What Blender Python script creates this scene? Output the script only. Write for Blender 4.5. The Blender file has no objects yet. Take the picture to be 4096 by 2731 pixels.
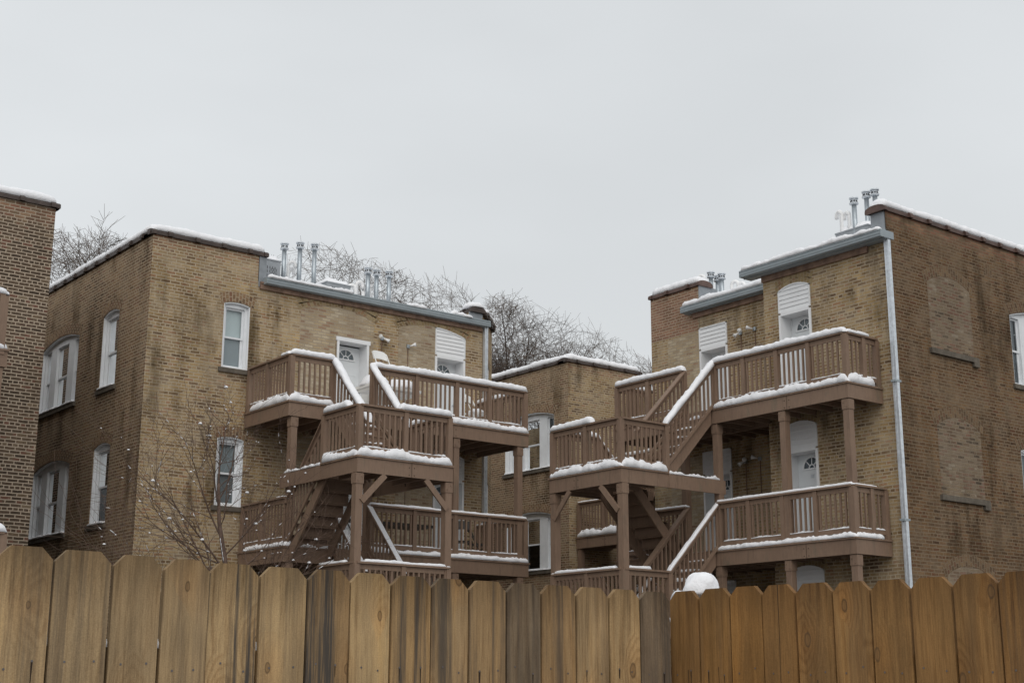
import bpy, bmesh, math, random
from mathutils import Vector, Matrix, noise
rad = math.radians
scn = bpy.context.scene
COL = scn.collection
RNG = random.Random(11)

# ------------------------------------------------------------------ camera
EYE = Vector((0, 0, 1.55))
PITCH, ROLL, AZ = 0.2423714, 0.0019857, 0.9046721
def cam_axes():
    cp, sp, cr, sr = math.cos(PITCH), math.sin(PITCH), math.cos(ROLL), math.sin(ROLL)
    r, f, u = Vector((1, 0, 0)), Vector((0, cp, sp)), Vector((0, -sp, cp))
    r2, u2 = cr * r + sr * u, -sr * r + cr * u
    X, Y = Vector((math.sin(AZ), math.cos(AZ), 0)), Vector((-math.cos(AZ), math.sin(AZ), 0))
    w = lambda v: Vector((v.dot(X), v.dot(Y), v.z))
    return w(r2), w(u2), w(f)
RR, UU, FF = cam_axes()
cam = bpy.data.cameras.new('camera')
cam.sensor_width = 36.0
cam.lens = 36.0 * 5648.84 / 4096
cam.clip_start, cam.clip_end = 0.05, 3000
camo = bpy.data.objects.new('camera', cam)
COL.objects.link(camo)
camo.matrix_world = Matrix(((RR.x, UU.x, -FF.x, 0), (RR.y, UU.y, -FF.y, 0), (RR.z, UU.z, -FF.z, EYE.z), (0, 0, 0, 1)))
scn.camera = camo

# ------------------------------------------------------------------ sky, sun, exposure
SUN_EL, SUN_AZ = rad(42), rad(214)
world = bpy.data.worlds.new("World")
scn.world = world
world.use_nodes = True
nt = world.node_tree
nt.nodes.clear()
N = nt.nodes.new
out = N('ShaderNodeOutputWorld'); bg = N('ShaderNodeBackground')
sky = N('ShaderNodeTexSky'); sky.sky_type = 'NISHITA'; sky.sun_disc = False
sky.sun_elevation = SUN_EL; sky.sun_rotation = SUN_AZ; sky.dust_density = 6; sky.air_density = 1.5
tc = N('ShaderNodeTexCoord')
sep = N('ShaderNodeSeparateXYZ'); nt.links.new(tc.outputs['Generated'], sep.inputs[0])
ramp = N('ShaderNodeValToRGB')          # overcast: a closed cloud layer, brighter overhead
nt.links.new(sep.outputs['Z'], ramp.inputs[0])
e = ramp.color_ramp.elements
e[0].position = 0.0; e[0].color = (8.1, 8.3, 8.4, 1)
e[1].position = 1.0; e[1].color = (7.6, 7.85, 8.05, 1)
m_ = e.new(0.3); m_.color = (7.6, 7.87, 8.05, 1)
mp = N('ShaderNodeMapping'); mp.inputs['Scale'].default_value = (1.2, 1.2, 3.2)
nt.links.new(tc.outputs['Generated'], mp.inputs[0])
nz = N('ShaderNodeTexNoise'); nz.inputs['Scale'].default_value = 1.9; nz.inputs['Detail'].default_value = 4; nz.inputs['Roughness'].default_value = .45
nt.links.new(mp.outputs[0], nz.inputs['Vector'])
mr = N('ShaderNodeMapRange'); mr.inputs['From Min'].default_value = .3; mr.inputs['From Max'].default_value = .7
mr.inputs['To Min'].default_value = .93; mr.inputs['To Max'].default_value = 1.06
nt.links.new(nz.outputs['Fac'], mr.inputs['Value'])
mul = N('ShaderNodeMixRGB'); mul.blend_type = 'MULTIPLY'; mul.inputs[0].default_value = 1
nt.links.new(ramp.outputs[0], mul.inputs[1]); nt.links.new(mr.outputs[0], mul.inputs[2])
mix = N('ShaderNodeMixRGB'); mix.inputs[0].default_value = .93
nt.links.new(sky.outputs[0], mix.inputs[1]); nt.links.new(mul.outputs[0], mix.inputs[2])
nt.links.new(mix.outputs[0], bg.inputs['Color']); bg.inputs['Strength'].default_value = 0.1
nt.links.new(bg.outputs[0], out.inputs[0])

sun = bpy.data.lights.new('sun', 'SUN'); sun.energy = 1.05; sun.angle = rad(60); sun.color = (1, .97, .93)
suno = bpy.data.objects.new('sun', sun); COL.objects.link(suno)
sd = Vector((math.sin(SUN_AZ) * math.cos(SUN_EL), math.cos(SUN_AZ) * math.cos(SUN_EL), math.sin(SUN_EL)))
suno.rotation_euler = sd.to_track_quat('Z', 'Y').to_euler()
suno.location = (0, -10, 40)
vs = scn.view_settings
scn.display_settings.display_device = 'sRGB'
vs.view_transform = 'Standard'; vs.look = 'None'; vs.exposure = 0.0; vs.gamma = 1; vs.use_curve_mapping = False

# ------------------------------------------------------------------ material helpers
class Mat:
    def __init__(s, name, rough=.8, spec=.3, metal=0):
        s.m = bpy.data.materials.new(name); s.m.use_nodes = True
        s.t = s.m.node_tree; s.b = s.t.nodes['Principled BSDF']
        s.b.inputs['Roughness'].default_value = rough; s.b.inputs['Specular IOR Level'].default_value = spec
        s.b.inputs['Metallic'].default_value = metal
    def n(s, kind, **kw):
        x = s.t.nodes.new('ShaderNode' + kind)
        for k, v in kw.items():
            k2 = k.replace('_', ' ')
            if k2 in x.inputs: s.put(x.inputs[k2], v)
            else: setattr(x, k, v)
        return x
    def put(s, sock, v):
        if isinstance(v, bpy.types.NodeSocket): s.t.links.new(v, sock)
        else: sock.default_value = v
    def math(s, op, a, b=0.0, clamp=False):
        if op == 'MULTIPLY_ADD':
            x = s.t.nodes.new('ShaderNodeMath'); x.operation = op; s.put(x.inputs[0], a); s.put(x.inputs[1], b); x.inputs[2].default_value = .11; return x.outputs[0]
        x = s.t.nodes.new('ShaderNodeMath'); x.operation = op; x.use_clamp = clamp
        s.put(x.inputs[0], a); s.put(x.inputs[1], b); return x.outputs[0]
    def mix(s, f, a, b, mode='MIX'):
        x = s.t.nodes.new('ShaderNodeMixRGB'); x.blend_type = mode
        s.put(x.inputs[0], f)
        for i, v in ((1, a), (2, b)):
            s.put(x.inputs[i], v if isinstance(v, bpy.types.NodeSocket) else (*v, 1) if len(v) == 3 else v)
        return x.outputs[0]
    def ramp(s, f, stops, interp='LINEAR'):
        x = s.t.nodes.new('ShaderNodeValToRGB'); x.color_ramp.interpolation = interp
        el = x.color_ramp.elements
        while len(el) > 1: el.remove(el[-1])
        for i, (p, c) in enumerate(stops):
            q = el[0] if i == 0 else el.new(p)
            q.position = p; q.color = (*c, 1) if len(c) == 3 else c
        s.put(x.inputs[0], f); return x.outputs[0]
    def rng(s, v, a, b, c=0., d=1.):
        x = s.t.nodes.new('ShaderNodeMapRange')
        for i, q in enumerate((v, a, b, c, d)): s.put(x.inputs[i], q)
        return x.outputs[0]
    def vec(s, v, sc=(1, 1, 1), loc=(0, 0, 0)):
        x = s.t.nodes.new('ShaderNodeMapping'); s.put(x.inputs['Vector'], v)
        x.inputs['Scale'].default_value = sc; s.put(x.inputs['Location'], loc); return x.outputs[0]
    def noise(s, v, scale=5., detail=3., rough=.5, dist=0.):
        x = s.n('TexNoise', Scale=scale, Detail=detail, Roughness=rough, Distortion=dist); s.put(x.inputs['Vector'], v)
        return x.outputs['Fac']
    def uv(s): return s.n('UVMap', uv_map='uv').outputs[0]
    def geo(s): return s.n('NewGeometry').outputs['Position']
    def obj(s): return s.n('TexCoord').outputs['Object']
    def col(s, c): s.put(s.b.inputs['Base Color'], c if isinstance(c, bpy.types.NodeSocket) else (*c, 1)); return s
    def bump(s, h, strength=.3, dist=.01):
        x = s.n('Bump', Strength=strength, Distance=dist); s.put(x.inputs['Height'], h)
        s.t.links.new(x.outputs[0], s.b.inputs['Normal']); return s

def simple(name, c, rough=.7, spec=.3, metal=0, var=.12, scale=6., bump=0):
    m = Mat(name, rough, spec, metal)
    f = m.noise(m.geo(), scale, 4, .6)
    lo = tuple(x * (1 - var) for x in c); hi = tuple(min(1, x * (1 + var)) for x in c)
    m.col(m.ramp(f, [(.3, lo), (.7, hi)]))
    if bump: m.bump(m.noise(m.geo(), scale * 12, 3), bump, .005)
    return m.m

def brick(name, pal, mortar, stain=.5, header=6, bw=.213, rh=.0667, seed=0., red_top=False, wash=.0, mort=.0105):
    """common-bond brick in metres; every brick takes its own colour from the palette"""
    m = Mat(name, .92, .15)
    uv = m.vec(m.uv(), loc=(seed * 1.37, seed * .0, 0))
    wob = m.n('TexNoise', Scale=3.0, Detail=3.0, noise_dimensions='2D'); m.put(wob.inputs['Vector'], uv)
    v2 = m.n('VectorMath', operation='MULTIPLY_ADD'); m.put(v2.inputs[0], wob.outputs['Color']); v2.inputs[1].default_value = (.03, .02, 0); m.put(v2.inputs[2], uv)
    bt = m.n('TexBrick', Scale=1.0, Mortar_Size=mort, Mortar_Smooth=.15, Brick_Width=bw, Row_Height=rh)
    bt.offset_frequency = 2; bt.offset = .5; bt.squash = .5; bt.squash_frequency = header
    m.put(bt.inputs['Vector'], v2.outputs[0])
    bt.inputs['Color1'].default_value = (0, 0, 0, 1); bt.inputs['Color2'].default_value = (1, 1, 1, 1); bt.inputs['Mortar'].default_value = (.5, .5, .5, 1)
    pal = sorted(pal, key=lambda c: c[0] + c[1]); n = len(pal); stops = [(i / n, c) for i, c in enumerate(pal)]
    drift = m.math('MULTIPLY', m.math('SUBTRACT', m.noise(m.vec(uv, (.9, .7, 1), (4, 9, 0)), 1., 4., .6), .5), 1.15)
    spb = m.n('SeparateColor'); m.put(spb.inputs[0], bt.outputs['Color'])
    bc = m.ramp(m.math('ADD', m.math('MULTIPLY_ADD', spb.outputs[0], .78), drift, True), stops, 'CONSTANT')
    rub = m.noise(m.vec(uv, (14., 26., 1)), 1., 3., .6)
    g = m.noise(uv, 45., 3., .6)
    bc = m.mix(1., bc, m.ramp(g, [(.3, (.78, .78, .78)), (.7, (1.2, 1.2, 1.2))]), 'MULTIPLY')
    big = m.noise(uv, .7, 4., .55)
    bc = m.mix(.8, bc, m.ramp(big, [(.3, (.70, .67, .65)), (.5, (.96, .95, .94)), (.72, (1.24, 1.22, 1.16))]), 'MULTIPLY')
    mo = m.mix(m.noise(uv, 9., 4., .6), tuple(x * .72 for x in mortar), tuple(x * 1.2 for x in mortar))
    if wash:
        w = m.rng(m.noise(uv, 1.6, 4., .6), .45, .62, 0, wash)
        bc = m.mix(w, bc, mo)
    c = m.mix(m.math('MAXIMUM', bt.outputs['Fac'], m.rng(rub, .60, .70, 0, .55)), bc, mo)
    if red_top:                                   # newer red brick laid in the top courses under the coping
        sp = m.n('SeparateXYZ'); m.put(sp.inputs[0], m.uv())
        k = m.rng(m.math('ADD', sp.outputs['Y'], m.math('MULTIPLY', m.noise(uv, 5., 2.), .5)), 10.62, 10.86, 0., .75)
        rd = m.ramp(bt.outputs['Color'], [(0, (.23, .13, .085)), (.3, (.30, .15, .10)), (.6, (.20, .14, .09)), (.8, (.33, .19, .12))], 'CONSTANT')
        c = m.mix(m.math('MULTIPLY', k, m.math('SUBTRACT', 1., bt.outputs['Fac'])), c, rd)
    if stain:                                     # soot and run-off, drawn out downwards
        s1 = m.noise(m.vec(uv, (1.7, .32, 1)), 1.3, 5., .62)
        s2 = m.noise(m.vec(uv, (.5, .5, 1), (7, 3, 0)), 1.0, 3., .5)
        f = m.math('MULTIPLY', m.rng(s1, .46, .66), m.rng(s2, .38, .60), True)
        c = m.mix(m.math('MULTIPLY', f, stain), c, m.mix(1., c, (.34, .32, .28), 'MULTIPLY'))
    m.col(c)
    h = m.math('SUBTRACT', m.math('MULTIPLY', g, .35), bt.outputs['Fac'])
    m.bump(h, .55, .012)
    return m.m

BUFF = [(.40, .30, .165), (.34, .25, .135), (.46, .36, .205), (.20, .135, .08), (.38, .28, .15), (.43, .33, .185), (.27, .19, .105), (.40, .30, .165), (.16, .11, .07), (.45, .345, .205), (.36, .225, .135), (.31, .225, .12), (.21, .15, .088), (.37, .275, .15)]
COMM = [(.30, .195, .115), (.235, .15, .09), (.34, .225, .13), (.19, .12, .076), (.27, .175, .105), (.315, .20, .12), (.225, .145, .09), (.37, .25, .15), (.255, .14, .09), (.145, .095, .064), (.30, .20, .12), (.20, .135, .085)]
DARK = [(.095, .07, .05), (.14, .098, .068), (.082, .060, .043), (.20, .145, .095), (.125, .085, .06), (.20, .105, .075), (.09, .066, .048), (.155, .11, .075), (.26, .20, .135), (.11, .078, .055), (.12, .088, .062), (.13, .095, .066)]
PALE = [(.46, .37, .25), (.40, .31, .205), (.52, .44, .32), (.43, .335, .215), (.32, .21, .14), (.48, .40, .29), (.56, .48, .36), (.38, .30, .205)]
REDD = [(.30, .17, .115), (.26, .15, .105), (.33, .20, .135), (.23, .14, .095), (.29, .175, .11), (.35, .215, .15)]
M_buff = brick('buff_brick', [tuple(x * k for x, k in zip(c, (.95, .90, .86))) for c in BUFF], (.46, .375, .268), 1.0, red_top=True, wash=.45, mort=.0115)
M_comm = brick('common_brown_brick', [tuple(x * k for x, k in zip(c, (.55, .50, .44))) for c in COMM], (.222, .165, .11), 1.0, seed=3, red_top=True, wash=.45)
M_side = brick('soiled_side_brick', [tuple(x * .86 for x in c) for c in COMM], (.42, .335, .235), 1.0, seed=5, wash=.25, mort=.012)
M_dark = brick('dark_alley_brick', [tuple(x * .85 for x in c) for c in DARK], (.435, .355, .27), .5, seed=8, bw=.205, red_top=True, mort=.0108)
M_pale = brick('pale_infill_brick', [tuple(x * .92 for x in c) for c in PALE], (.40, .33, .245), .3, seed=1, header=50, wash=.25)
M_red = brick('red_patch_brick', REDD, (.42, .32, .235), .3, seed=2, header=50)
M_patch = brick('patched_infill_brick', [(.21, .16, .115), (.16, .11, .075), (.24, .185, .13), (.21, .125, .09), (.31, .26, .20), (.22, .165, .11), (.10, .075, .055)], (.245, .195, .14), .5, seed=6, header=50, wash=.4)
M_rowlock = brick('rowlock_arch_brick', [tuple(x * .62 for x in c) for c in COMM], (.22, .17, .115), .3, seed=4, header=50, bw=.115, rh=.074, mort=.007)
M_rowside = brick('soiled_rowlock_brick', [tuple(x * .86 for x in c) for c in COMM], (.40, .315, .22), .5, seed=7, header=50, bw=.115, rh=.074, mort=.009)
M_rowbuff = brick('buff_rowlock_brick', [tuple(x * .80 for x in c) for c in BUFF], (.36, .285, .195), .3, seed=9, header=50, bw=.115, rh=.074, mort=.007)

M_white = simple('white_vinyl', (.80, .81, .82), .45, .4, var=.03, scale=3)
M_door = simple('white_door_paint', (.74, .765, .78), .4, .4, var=.03, scale=3)
M_winfr = simple('white_window_frame', (.78, .80, .82), .5, .4, var=.05, scale=5)
M_stone = simple('weathered_limestone', (.13, .112, .09), .9, .2, var=.3, scale=7, bump=.4)
M_gutter = simple('grey_blue_gutter', (.30, .345, .37), .45, .5, var=.08, scale=3)
M_galv = simple('galvanised_metal', (.66, .70, .74), .42, .5, metal=.55, var=.16, scale=14)
M_flash = simple('grey_flashing', (.27, .29, .31), .5, .5, metal=.3, var=.12, scale=6)
M_flue = simple('flue_pipe_metal', (.40, .44, .47), .40, .5, metal=.7, var=.2, scale=10)
M_coping = simple('brown_clay_coping', (.06, .043, .036), .55, .45, var=.35, scale=5)
M_copred = simple('red_clay_coping', (.10, .060, .048), .55, .45, var=.35, scale=5)
M_cornice = simple('rusty_brown_cornice', (.235, .155, .115), .85, .2, var=.35, scale=6, bump=.3)
M_roof = simple('roofing_felt', (.10, .10, .10), .9)
M_dk = simple('dark_metal', (.05, .05, .052), .5)
M_ac = simple('condenser_casing', (.30, .32, .34), .5, .4, metal=.2)
M_pvc = simple('white_pvc', (.86, .86, .86), .4, .4, var=.02)
M_plast = simple('white_plastic', (.82, .82, .80), .4, .4, var=.03)
M_lamp = simple('lamp_glass', (.62, .62, .60), .2, .6, var=.05)
M_nail = simple('nail_head', (.16, .15, .15), .5, .4, metal=.5)
M_twig = simple('twig_bark', (.15, .118, .098), .9, .1, var=.3, scale=4)
M_bark = simple('tree_bark', (.085, .066, .056), .9, .1, var=.3, scale=4)
M_bark2 = simple('near_tree_bark', (.135, .092, .072), .85, .2, var=.3, scale=9)
M_grey = simple('insect_screen', (.20, .21, .22), .8, .2, var=.05)
M_room = simple('dark_room', (.03, .03, .03), .9)
M_patio = simple('dark_patio_metal', (.045, .04, .038), .5)

def mk_paint():
    m = Mat('brown_porch_paint', .62, .35)
    p = m.geo()
    a = m.noise(p, 1.1, 4, .6); b = m.noise(m.vec(p, (9, 9, 2)), 3., 4, .6)
    c = m.ramp(a, [(.3, (.206, .136, .096)), (.7, (.252, .171, .120))])
    c = m.mix(.6, c, m.ramp(b, [(.3, (.86, .86, .86)), (.7, (1.12, 1.12, 1.12))]), 'MULTIPLY')
    w = m.rng(m.noise(m.vec(p, (1.4, 1.4, 7.)), 2.6, 5, .7), .58, .74, 0, .3); c = m.mix(w, c, (.29, .205, .15))
    w = m.rng(m.noise(m.vec(p, (6., 6., .8)), 1.6, 5, .7), .54, .70, 0, .5); c = m.mix(w, c, (.115, .080, .056))
    k = m.rng(m.noise(m.vec(p, (2, 2, .6)), 2.2, 5, .65), .60, .72, 0, .5)
    c = m.mix(k, c, (.14, .125, .09))
    m.col(c); m.bump(b, .12, .004); return m.m
M_paint = mk_paint()
def mk_snow():
    m = Mat('snow', .75, .25)
    p = m.geo()
    a = m.noise(p, 9., 4, .6)
    m.col(m.ramp(a, [(.3, (.83, .84, .87)), (.7, (.90, .90, .92))]))
    m.b.inputs['Subsurface Weight'].default_value = .0
    h = m.math('ADD', m.math('MULTIPLY', m.noise(p, 26., 4, .6), .6), m.noise(p, 7., 3, .5))
    m.bump(h, .5, .035); return m.m
M_snow = mk_snow()
def mk_glass():
    m = Mat('window_glass', .03, .5)
    t = m.t; o = [x for x in t.nodes if x.type == 'OUTPUT_MATERIAL'][0]
    tr = m.n('BsdfTransparent'); tr.inputs[0].default_value = (.86, .9, .9, 1)
    gl = m.n('BsdfGlossy', Roughness=.02); gl.inputs[0].default_value = (.9, .93, .95, 1)
    fr = m.n('Fresnel', IOR=1.6); mx = m.n('MixShader')
    t.links.new(fr.outputs[0], mx.inputs[0]); t.links.new(tr.outputs[0], mx.inputs[1]); t.links.new(gl.outputs[0], mx.inputs[2])
    t.links.new(mx.outputs[0], o.inputs[0]); return m.m
M_glass = mk_glass()
def mk_blind(c, name):
    m = Mat(name, .6, .3)
    sp = m.n('SeparateXYZ'); m.put(sp.inputs[0], m.uv())
    w = m.math('PINGPONG', m.math('MULTIPLY', sp.outputs['Y'], 40.), .5)
    m.col(m.ramp(m.math('MULTIPLY', w, 2.), [(.0, tuple(x * .72 for x in c)), (.45, c)])); return m.m
M_blind = mk_blind((.62, .68, .69), 'pale_mini_blind')
M_blindg = mk_blind((.30, .33, .35), 'grey_mini_blind')
M_roomback = simple('dark_room_backing', (.035, .037, .04), .9, .1, var=.3, scale=3)  # near-black sheet colour standing in for the darkness of unlit rooms
M_curtain = simple('grey_curtain', (.24, .27, .29), .9, .1, var=.35, scale=3)

def mk_board():
    m = Mat('fence_board_wood', .78, .25)
    at = lambda n: m.n('Attribute', attribute_type='OBJECT', attribute_name=n).outputs['Fac']
    tone, stn, warm = at('tone'), at('stain'), at('warm')
    rnd = m.n('ObjectInfo').outputs['Random']
    off = m.n('CombineXYZ'); m.put(off.inputs['X'], m.math('MULTIPLY', rnd, 17.)); m.put(off.inputs['Y'], m.math('MULTIPLY', rnd, 53.)); m.put(off.inputs['Z'], m.math('MULTIPLY', rnd, 9.))
    v = m.n('VectorMath', operation='ADD'); m.put(v.inputs[0], m.uv()); m.put(v.inputs[1], off.outputs[0]); v = v.outputs[0]
    # knots: a few per board, grain bends round them
    wv = m.n('VectorMath', operation='MULTIPLY_ADD'); wn = m.n('TexNoise', Scale=22.0, Detail=2.0); m.put(wn.inputs['Vector'], v); m.put(wv.inputs[0], wn.outputs['Color']); wv.inputs[1].default_value = (.012, .02, 0); m.put(wv.inputs[2], v)
    vo = m.n('TexVoronoi', Scale=1.0, Randomness=1.0, voronoi_dimensions='2D'); m.put(vo.inputs['Vector'], m.vec(wv.outputs[0], (8.5, 4.6, 1)))
    kd = vo.outputs['Distance']; kr = m.n('SeparateColor'); m.put(kr.inputs[0], vo.outputs['Color'])
    has = m.math('GREATER_THAN', kr.outputs[0], .74); ksz = m.rng(kr.outputs[1], 0, 1, .04, .10)
    halo = m.math('MULTIPLY', m.rng(kd, .55, .06), has, True)
    knot = m.math('MULTIPLY', m.rng(m.math('DIVIDE', kd, ksz), 1.05, .75), has, True)
    ring = m.math('MULTIPLY', m.rng(m.math('ABSOLUTE', m.math('SUBTRACT', m.math('DIVIDE', kd, ksz), 1.05)), .32, .05), has, True)
    sp = m.n('SeparateXYZ'); m.put(sp.inputs[0], v)
    bend = m.math('MULTIPLY', m.noise(m.vec(v, (6., .5, 1)), 1.3, 3., .5), 13.)
    ph = m.math('ADD', m.math('MULTIPLY', sp.outputs['X'], 60.), m.math('ADD', bend, m.math('MULTIPLY', halo, 7.)))
    rings = m.math('ADD', m.math('MULTIPLY', m.math('SINE', m.math('MULTIPLY', ph, 3.1)), .5), .5)
    rk = m.rng(m.noise(m.vec(v, (5., .6, 1), (2, 8, 0)), 1., 2., .5), .35, .65)
    fine = m.noise(m.vec(v, (250, 9., 1)), 1., 5., .75)
    mid = m.noise(m.vec(v, (60, 2.6, 1), (3, 1, 0)), 1., 5., .7)
    broad = m.noise(m.vec(v, (13., 1.1, 1), (9, 2, 0)), 1., 5., .6)
    speck = m.noise(v, 320., 2., .6)
    patch = m.noise(m.vec(v, (9., 3.2, 1), (5, 4, 0)), 1., 5., .6)
    tan = m.mix(tone, (.485, .345, .185), (.200, .155, .112))
    gold = m.mix(tone, (.325, .178, .060), (.235, .120, .042))
    base = m.mix(warm, tan, gold)
    c = m.mix(m.math('MULTIPLY', m.math('POWER', rings, 2.), m.math('MULTIPLY', rk, .40)), base, m.mix(1., base, (.52, .42, .33), 'MULTIPLY'))
    c = m.mix(.9, c, m.ramp(fine, [(.3, (.70, .66, .61)), (.5, (1, 1, 1)), (.7, (1.2, 1.2, 1.18))]), 'MULTIPLY')
    c = m.mix(.9, c, m.ramp(broad, [(.3, (.62, .60, .58)), (.48, (.95, .93, .90)), (.58, (1.05, 1.03, 1.0)), (.72, (1.32, 1.22, 1.02))]), 'MULTIPLY')
    c = m.mix(1., c, m.ramp(speck, [(.3, (.84, .84, .84)), (.7, (1.14, 1.14, 1.14))]), 'MULTIPLY')
    c = m.mix(.7, c, m.ramp(patch, [(.32, (.78, .80, .82)), (.68, (1.16, 1.13, 1.08))]), 'MULTIPLY')
    c = m.mix(m.math('MULTIPLY', m.rng(mid, .55, .66), m.math('ADD', m.math('MULTIPLY', stn, .45), .30)), c, m.mix(1., c, (.42, .36, .29), 'MULTIPLY'))
    c = m.mix(m.math('MULTIPLY', halo, .35), c, m.mix(1., c, (1.10, .90, .68), 'MULTIPLY'))
    c = m.mix(m.math('MULTIPLY', knot, .55), c, (.20, .115, .05))
    c = m.mix(m.math('MULTIPLY', ring, .75), c, (.10, .06, .03))
    # mildew: dark streaks down the grain and round the cut top
    st = m.rng(m.noise(m.vec(v, (16., .38, 1), (1, 7, 0)), 1.25, 5., .6), .47, .57)
    sr = m.rng(m.noise(m.vec(v, (120., 3., 1), (4, 7, 0)), 1., 4., .7), .30, .55)
    c = m.mix(m.math('MULTIPLY', m.math('MULTIPLY', st, sr), m.math('MULTIPLY', stn, 1.25), True), c, (.075, .064, .054))
    s0 = m.n('SeparateXYZ'); m.put(s0.inputs[0], m.uv())
    tp = m.math('ADD', s0.outputs['Y'], m.math('MULTIPLY', m.math('SUBTRACT', mid, .5), .22))
    c = m.mix(m.rng(tp, 1.74, 1.90, 0, .80), c, m.mix(1., c, (.44, .41, .38), 'MULTIPLY'))
    m.col(c)
    m.bump(m.math('ADD', m.math('MULTIPLY', fine, .8), m.math('MULTIPLY', rings, .25)), .35, .0035)
    return m.m
M_board = mk_board()
M_seam = simple('dark_joint', (.05, .035, .026), .9, .1)
M_rail = simple('fence_rail_wood', (.24, .17, .10), .85, .2, var=.25, scale=6)

# ------------------------------------------------------------------ mesh builder
ORIG = {}
class MB:
    def __init__(s): s.v, s.f, s.uv, s.mi, s.sm = [], [], [], [], []
    def face(s, pts, uv=None, mi=0, smooth=False):
        i = len(s.v); s.v += [Vector(p) for p in pts]; s.f.append(tuple(range(i, i + len(pts)))); s.uv.append(uv); s.mi.append(mi); s.sm.append(smooth)
    def faces(s, verts, faces, mi=0, smooth=False):
        i = len(s.v); s.v += [Vector(p) for p in verts]
        for f in faces: s.f.append(tuple(i + k for k in f)); s.uv.append(None); s.mi.append(mi); s.sm.append(smooth)
    def hexa(s, c, mi=0):
        s.faces(c, [(0, 3, 2, 1), (4, 5, 6, 7), (0, 1, 5, 4), (1, 2, 6, 5), (2, 3, 7, 6), (3, 0, 4, 7)], mi)
    def box(s, x0, x1, y0, y1, z0, z1, mi=0):
        s.hexa([(x0, y0, z0), (x1, y0, z0), (x1, y1, z0), (x0, y1, z0), (x0, y0, z1), (x1, y0, z1), (x1, y1, z1), (x0, y1, z1)], mi)
    def fbox(s, fr, u0, u1, w0, w1, z0, z1, mi=0):
        s.hexa([fr(u, w, z) for z in (z0, z1) for u, w in ((u0, w0), (u1, w0), (u1, w1), (u0, w1))], mi)
    def beam(s, p, q, wd, ht, mi=0, plumb=False):
        """rectangular bar from p to q; plumb = ends cut vertically"""
        p, q = Vector(p), Vector(q); d = (q - p).normalized()
        sd = d.cross(Vector((0, 0, 1)))
        sd = sd.normalized() if sd.length > 1e-4 else Vector((1, 0, 0))
        up = Vector((0, 0, 1)) if plumb else sd.cross(d).normalized()
        a, b = sd * wd / 2, up * ht / 2
        s.hexa([p - a - b, p + a - b, p + a + b, p - a + b, q - a - b, q + a - b, q + a + b, q - a + b], mi)
    def tube(s, pts, radii, n=8, mi=0, smooth=True, caps=True):
        pts = [Vector(p) for p in pts]; vs, fs = [], []; ref = Vector((.31, .17, .93)).normalized()
        for i, p in enumerate(pts):
            t = (pts[min(i + 1, len(pts) - 1)] - pts[max(i - 1, 0)]).normalized()
            a = t.cross(ref)
            if a.length < .05: a = t.cross(Vector((1, 0, 0)))
            a.normalize(); b = t.cross(a)
            r = radii[i] if not isinstance(radii, (int, float)) else radii
            for k in range(n):
                an = 2 * math.pi * k / n; vs.append(p + a * (r * math.cos(an)) + b * (r * math.sin(an)))
        for i in range(len(pts) - 1):
            for k in range(n): fs.append((i * n + k, i * n + (k + 1) % n, (i + 1) * n + (k + 1) % n, (i + 1) * n + k))
        if caps: fs.append(tuple(range(n - 1, -1, -1))); fs.append(tuple((len(pts) - 1) * n + k for k in range(n)))
        s.faces(vs, fs, mi, smooth)
    def lathe(s, c, prof, n=16, mi=0):
        """prof: (r, z) list about a vertical axis at c"""
        c = Vector(c); vs, fs = [], []
        for r, z in prof:
            for k in range(n): an = 2 * math.pi * k / n; vs.append(c + Vector((r * math.cos(an), r * math.sin(an), z)))
        for i in range(len(prof) - 1):
            for k in range(n): fs.append((i * n + k, i * n + (k + 1) % n, (i + 1) * n + (k + 1) % n, (i + 1) * n + k))
        fs.append(tuple(range(n - 1, -1, -1))); fs.append(tuple((len(prof) - 1) * n + k for k in range(n)))
        s.faces(vs, fs, mi, False)
    def build(s, name, mat, parent=None, origin=None, recalc=True, nouv=False):
        o0 = Vector(origin) if origin is not None else (ORIG.get(parent.name, Vector()) if parent else Vector())
        me = bpy.data.meshes.new(name)
        me.from_pydata([v - o0 for v in s.v], [], s.f)
        uvl = me.uv_layers.new(name='uv')
        for p, uv in (() if nouv else zip(me.polygons, s.uv)):
            if uv is None:
                n = p.normal
                if abs(n.z) > .9: t, b = Vector((1, 0, 0)), Vector((0, 1, 0))
                else:
                    t = Vector((0, 0, 1)).cross(n).normalized(); b = Vector((0, 0, 1))
                    if abs(t.x) > abs(t.y): t = t if t.x > 0 else -t
                    else: t = t if t.y > 0 else -t
                for li in p.loop_indices:
                    q = me.vertices[me.loops[li].vertex_index].co + o0
                    uvl.data[li].uv = (q.dot(t), q.dot(b))
            else:
                for li, w in zip(p.loop_indices, uv): uvl.data[li].uv = w
        me.polygons.foreach_set('material_index', s.mi); me.polygons.foreach_set('use_smooth', s.sm)
        if recalc:
            bm = bmesh.new(); bm.from_mesh(me); bmesh.ops.recalc_face_normals(bm, faces=bm.faces); bm.to_mesh(me); bm.free()
        for m in (mat if isinstance(mat, (list, tuple)) else [mat]): me.materials.append(m)
        o = bpy.data.objects.new(name, me); COL.objects.link(o)
        if parent: o.parent = parent
        else: o.location = o0
        ORIG[o.name] = o0
        return o

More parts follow.
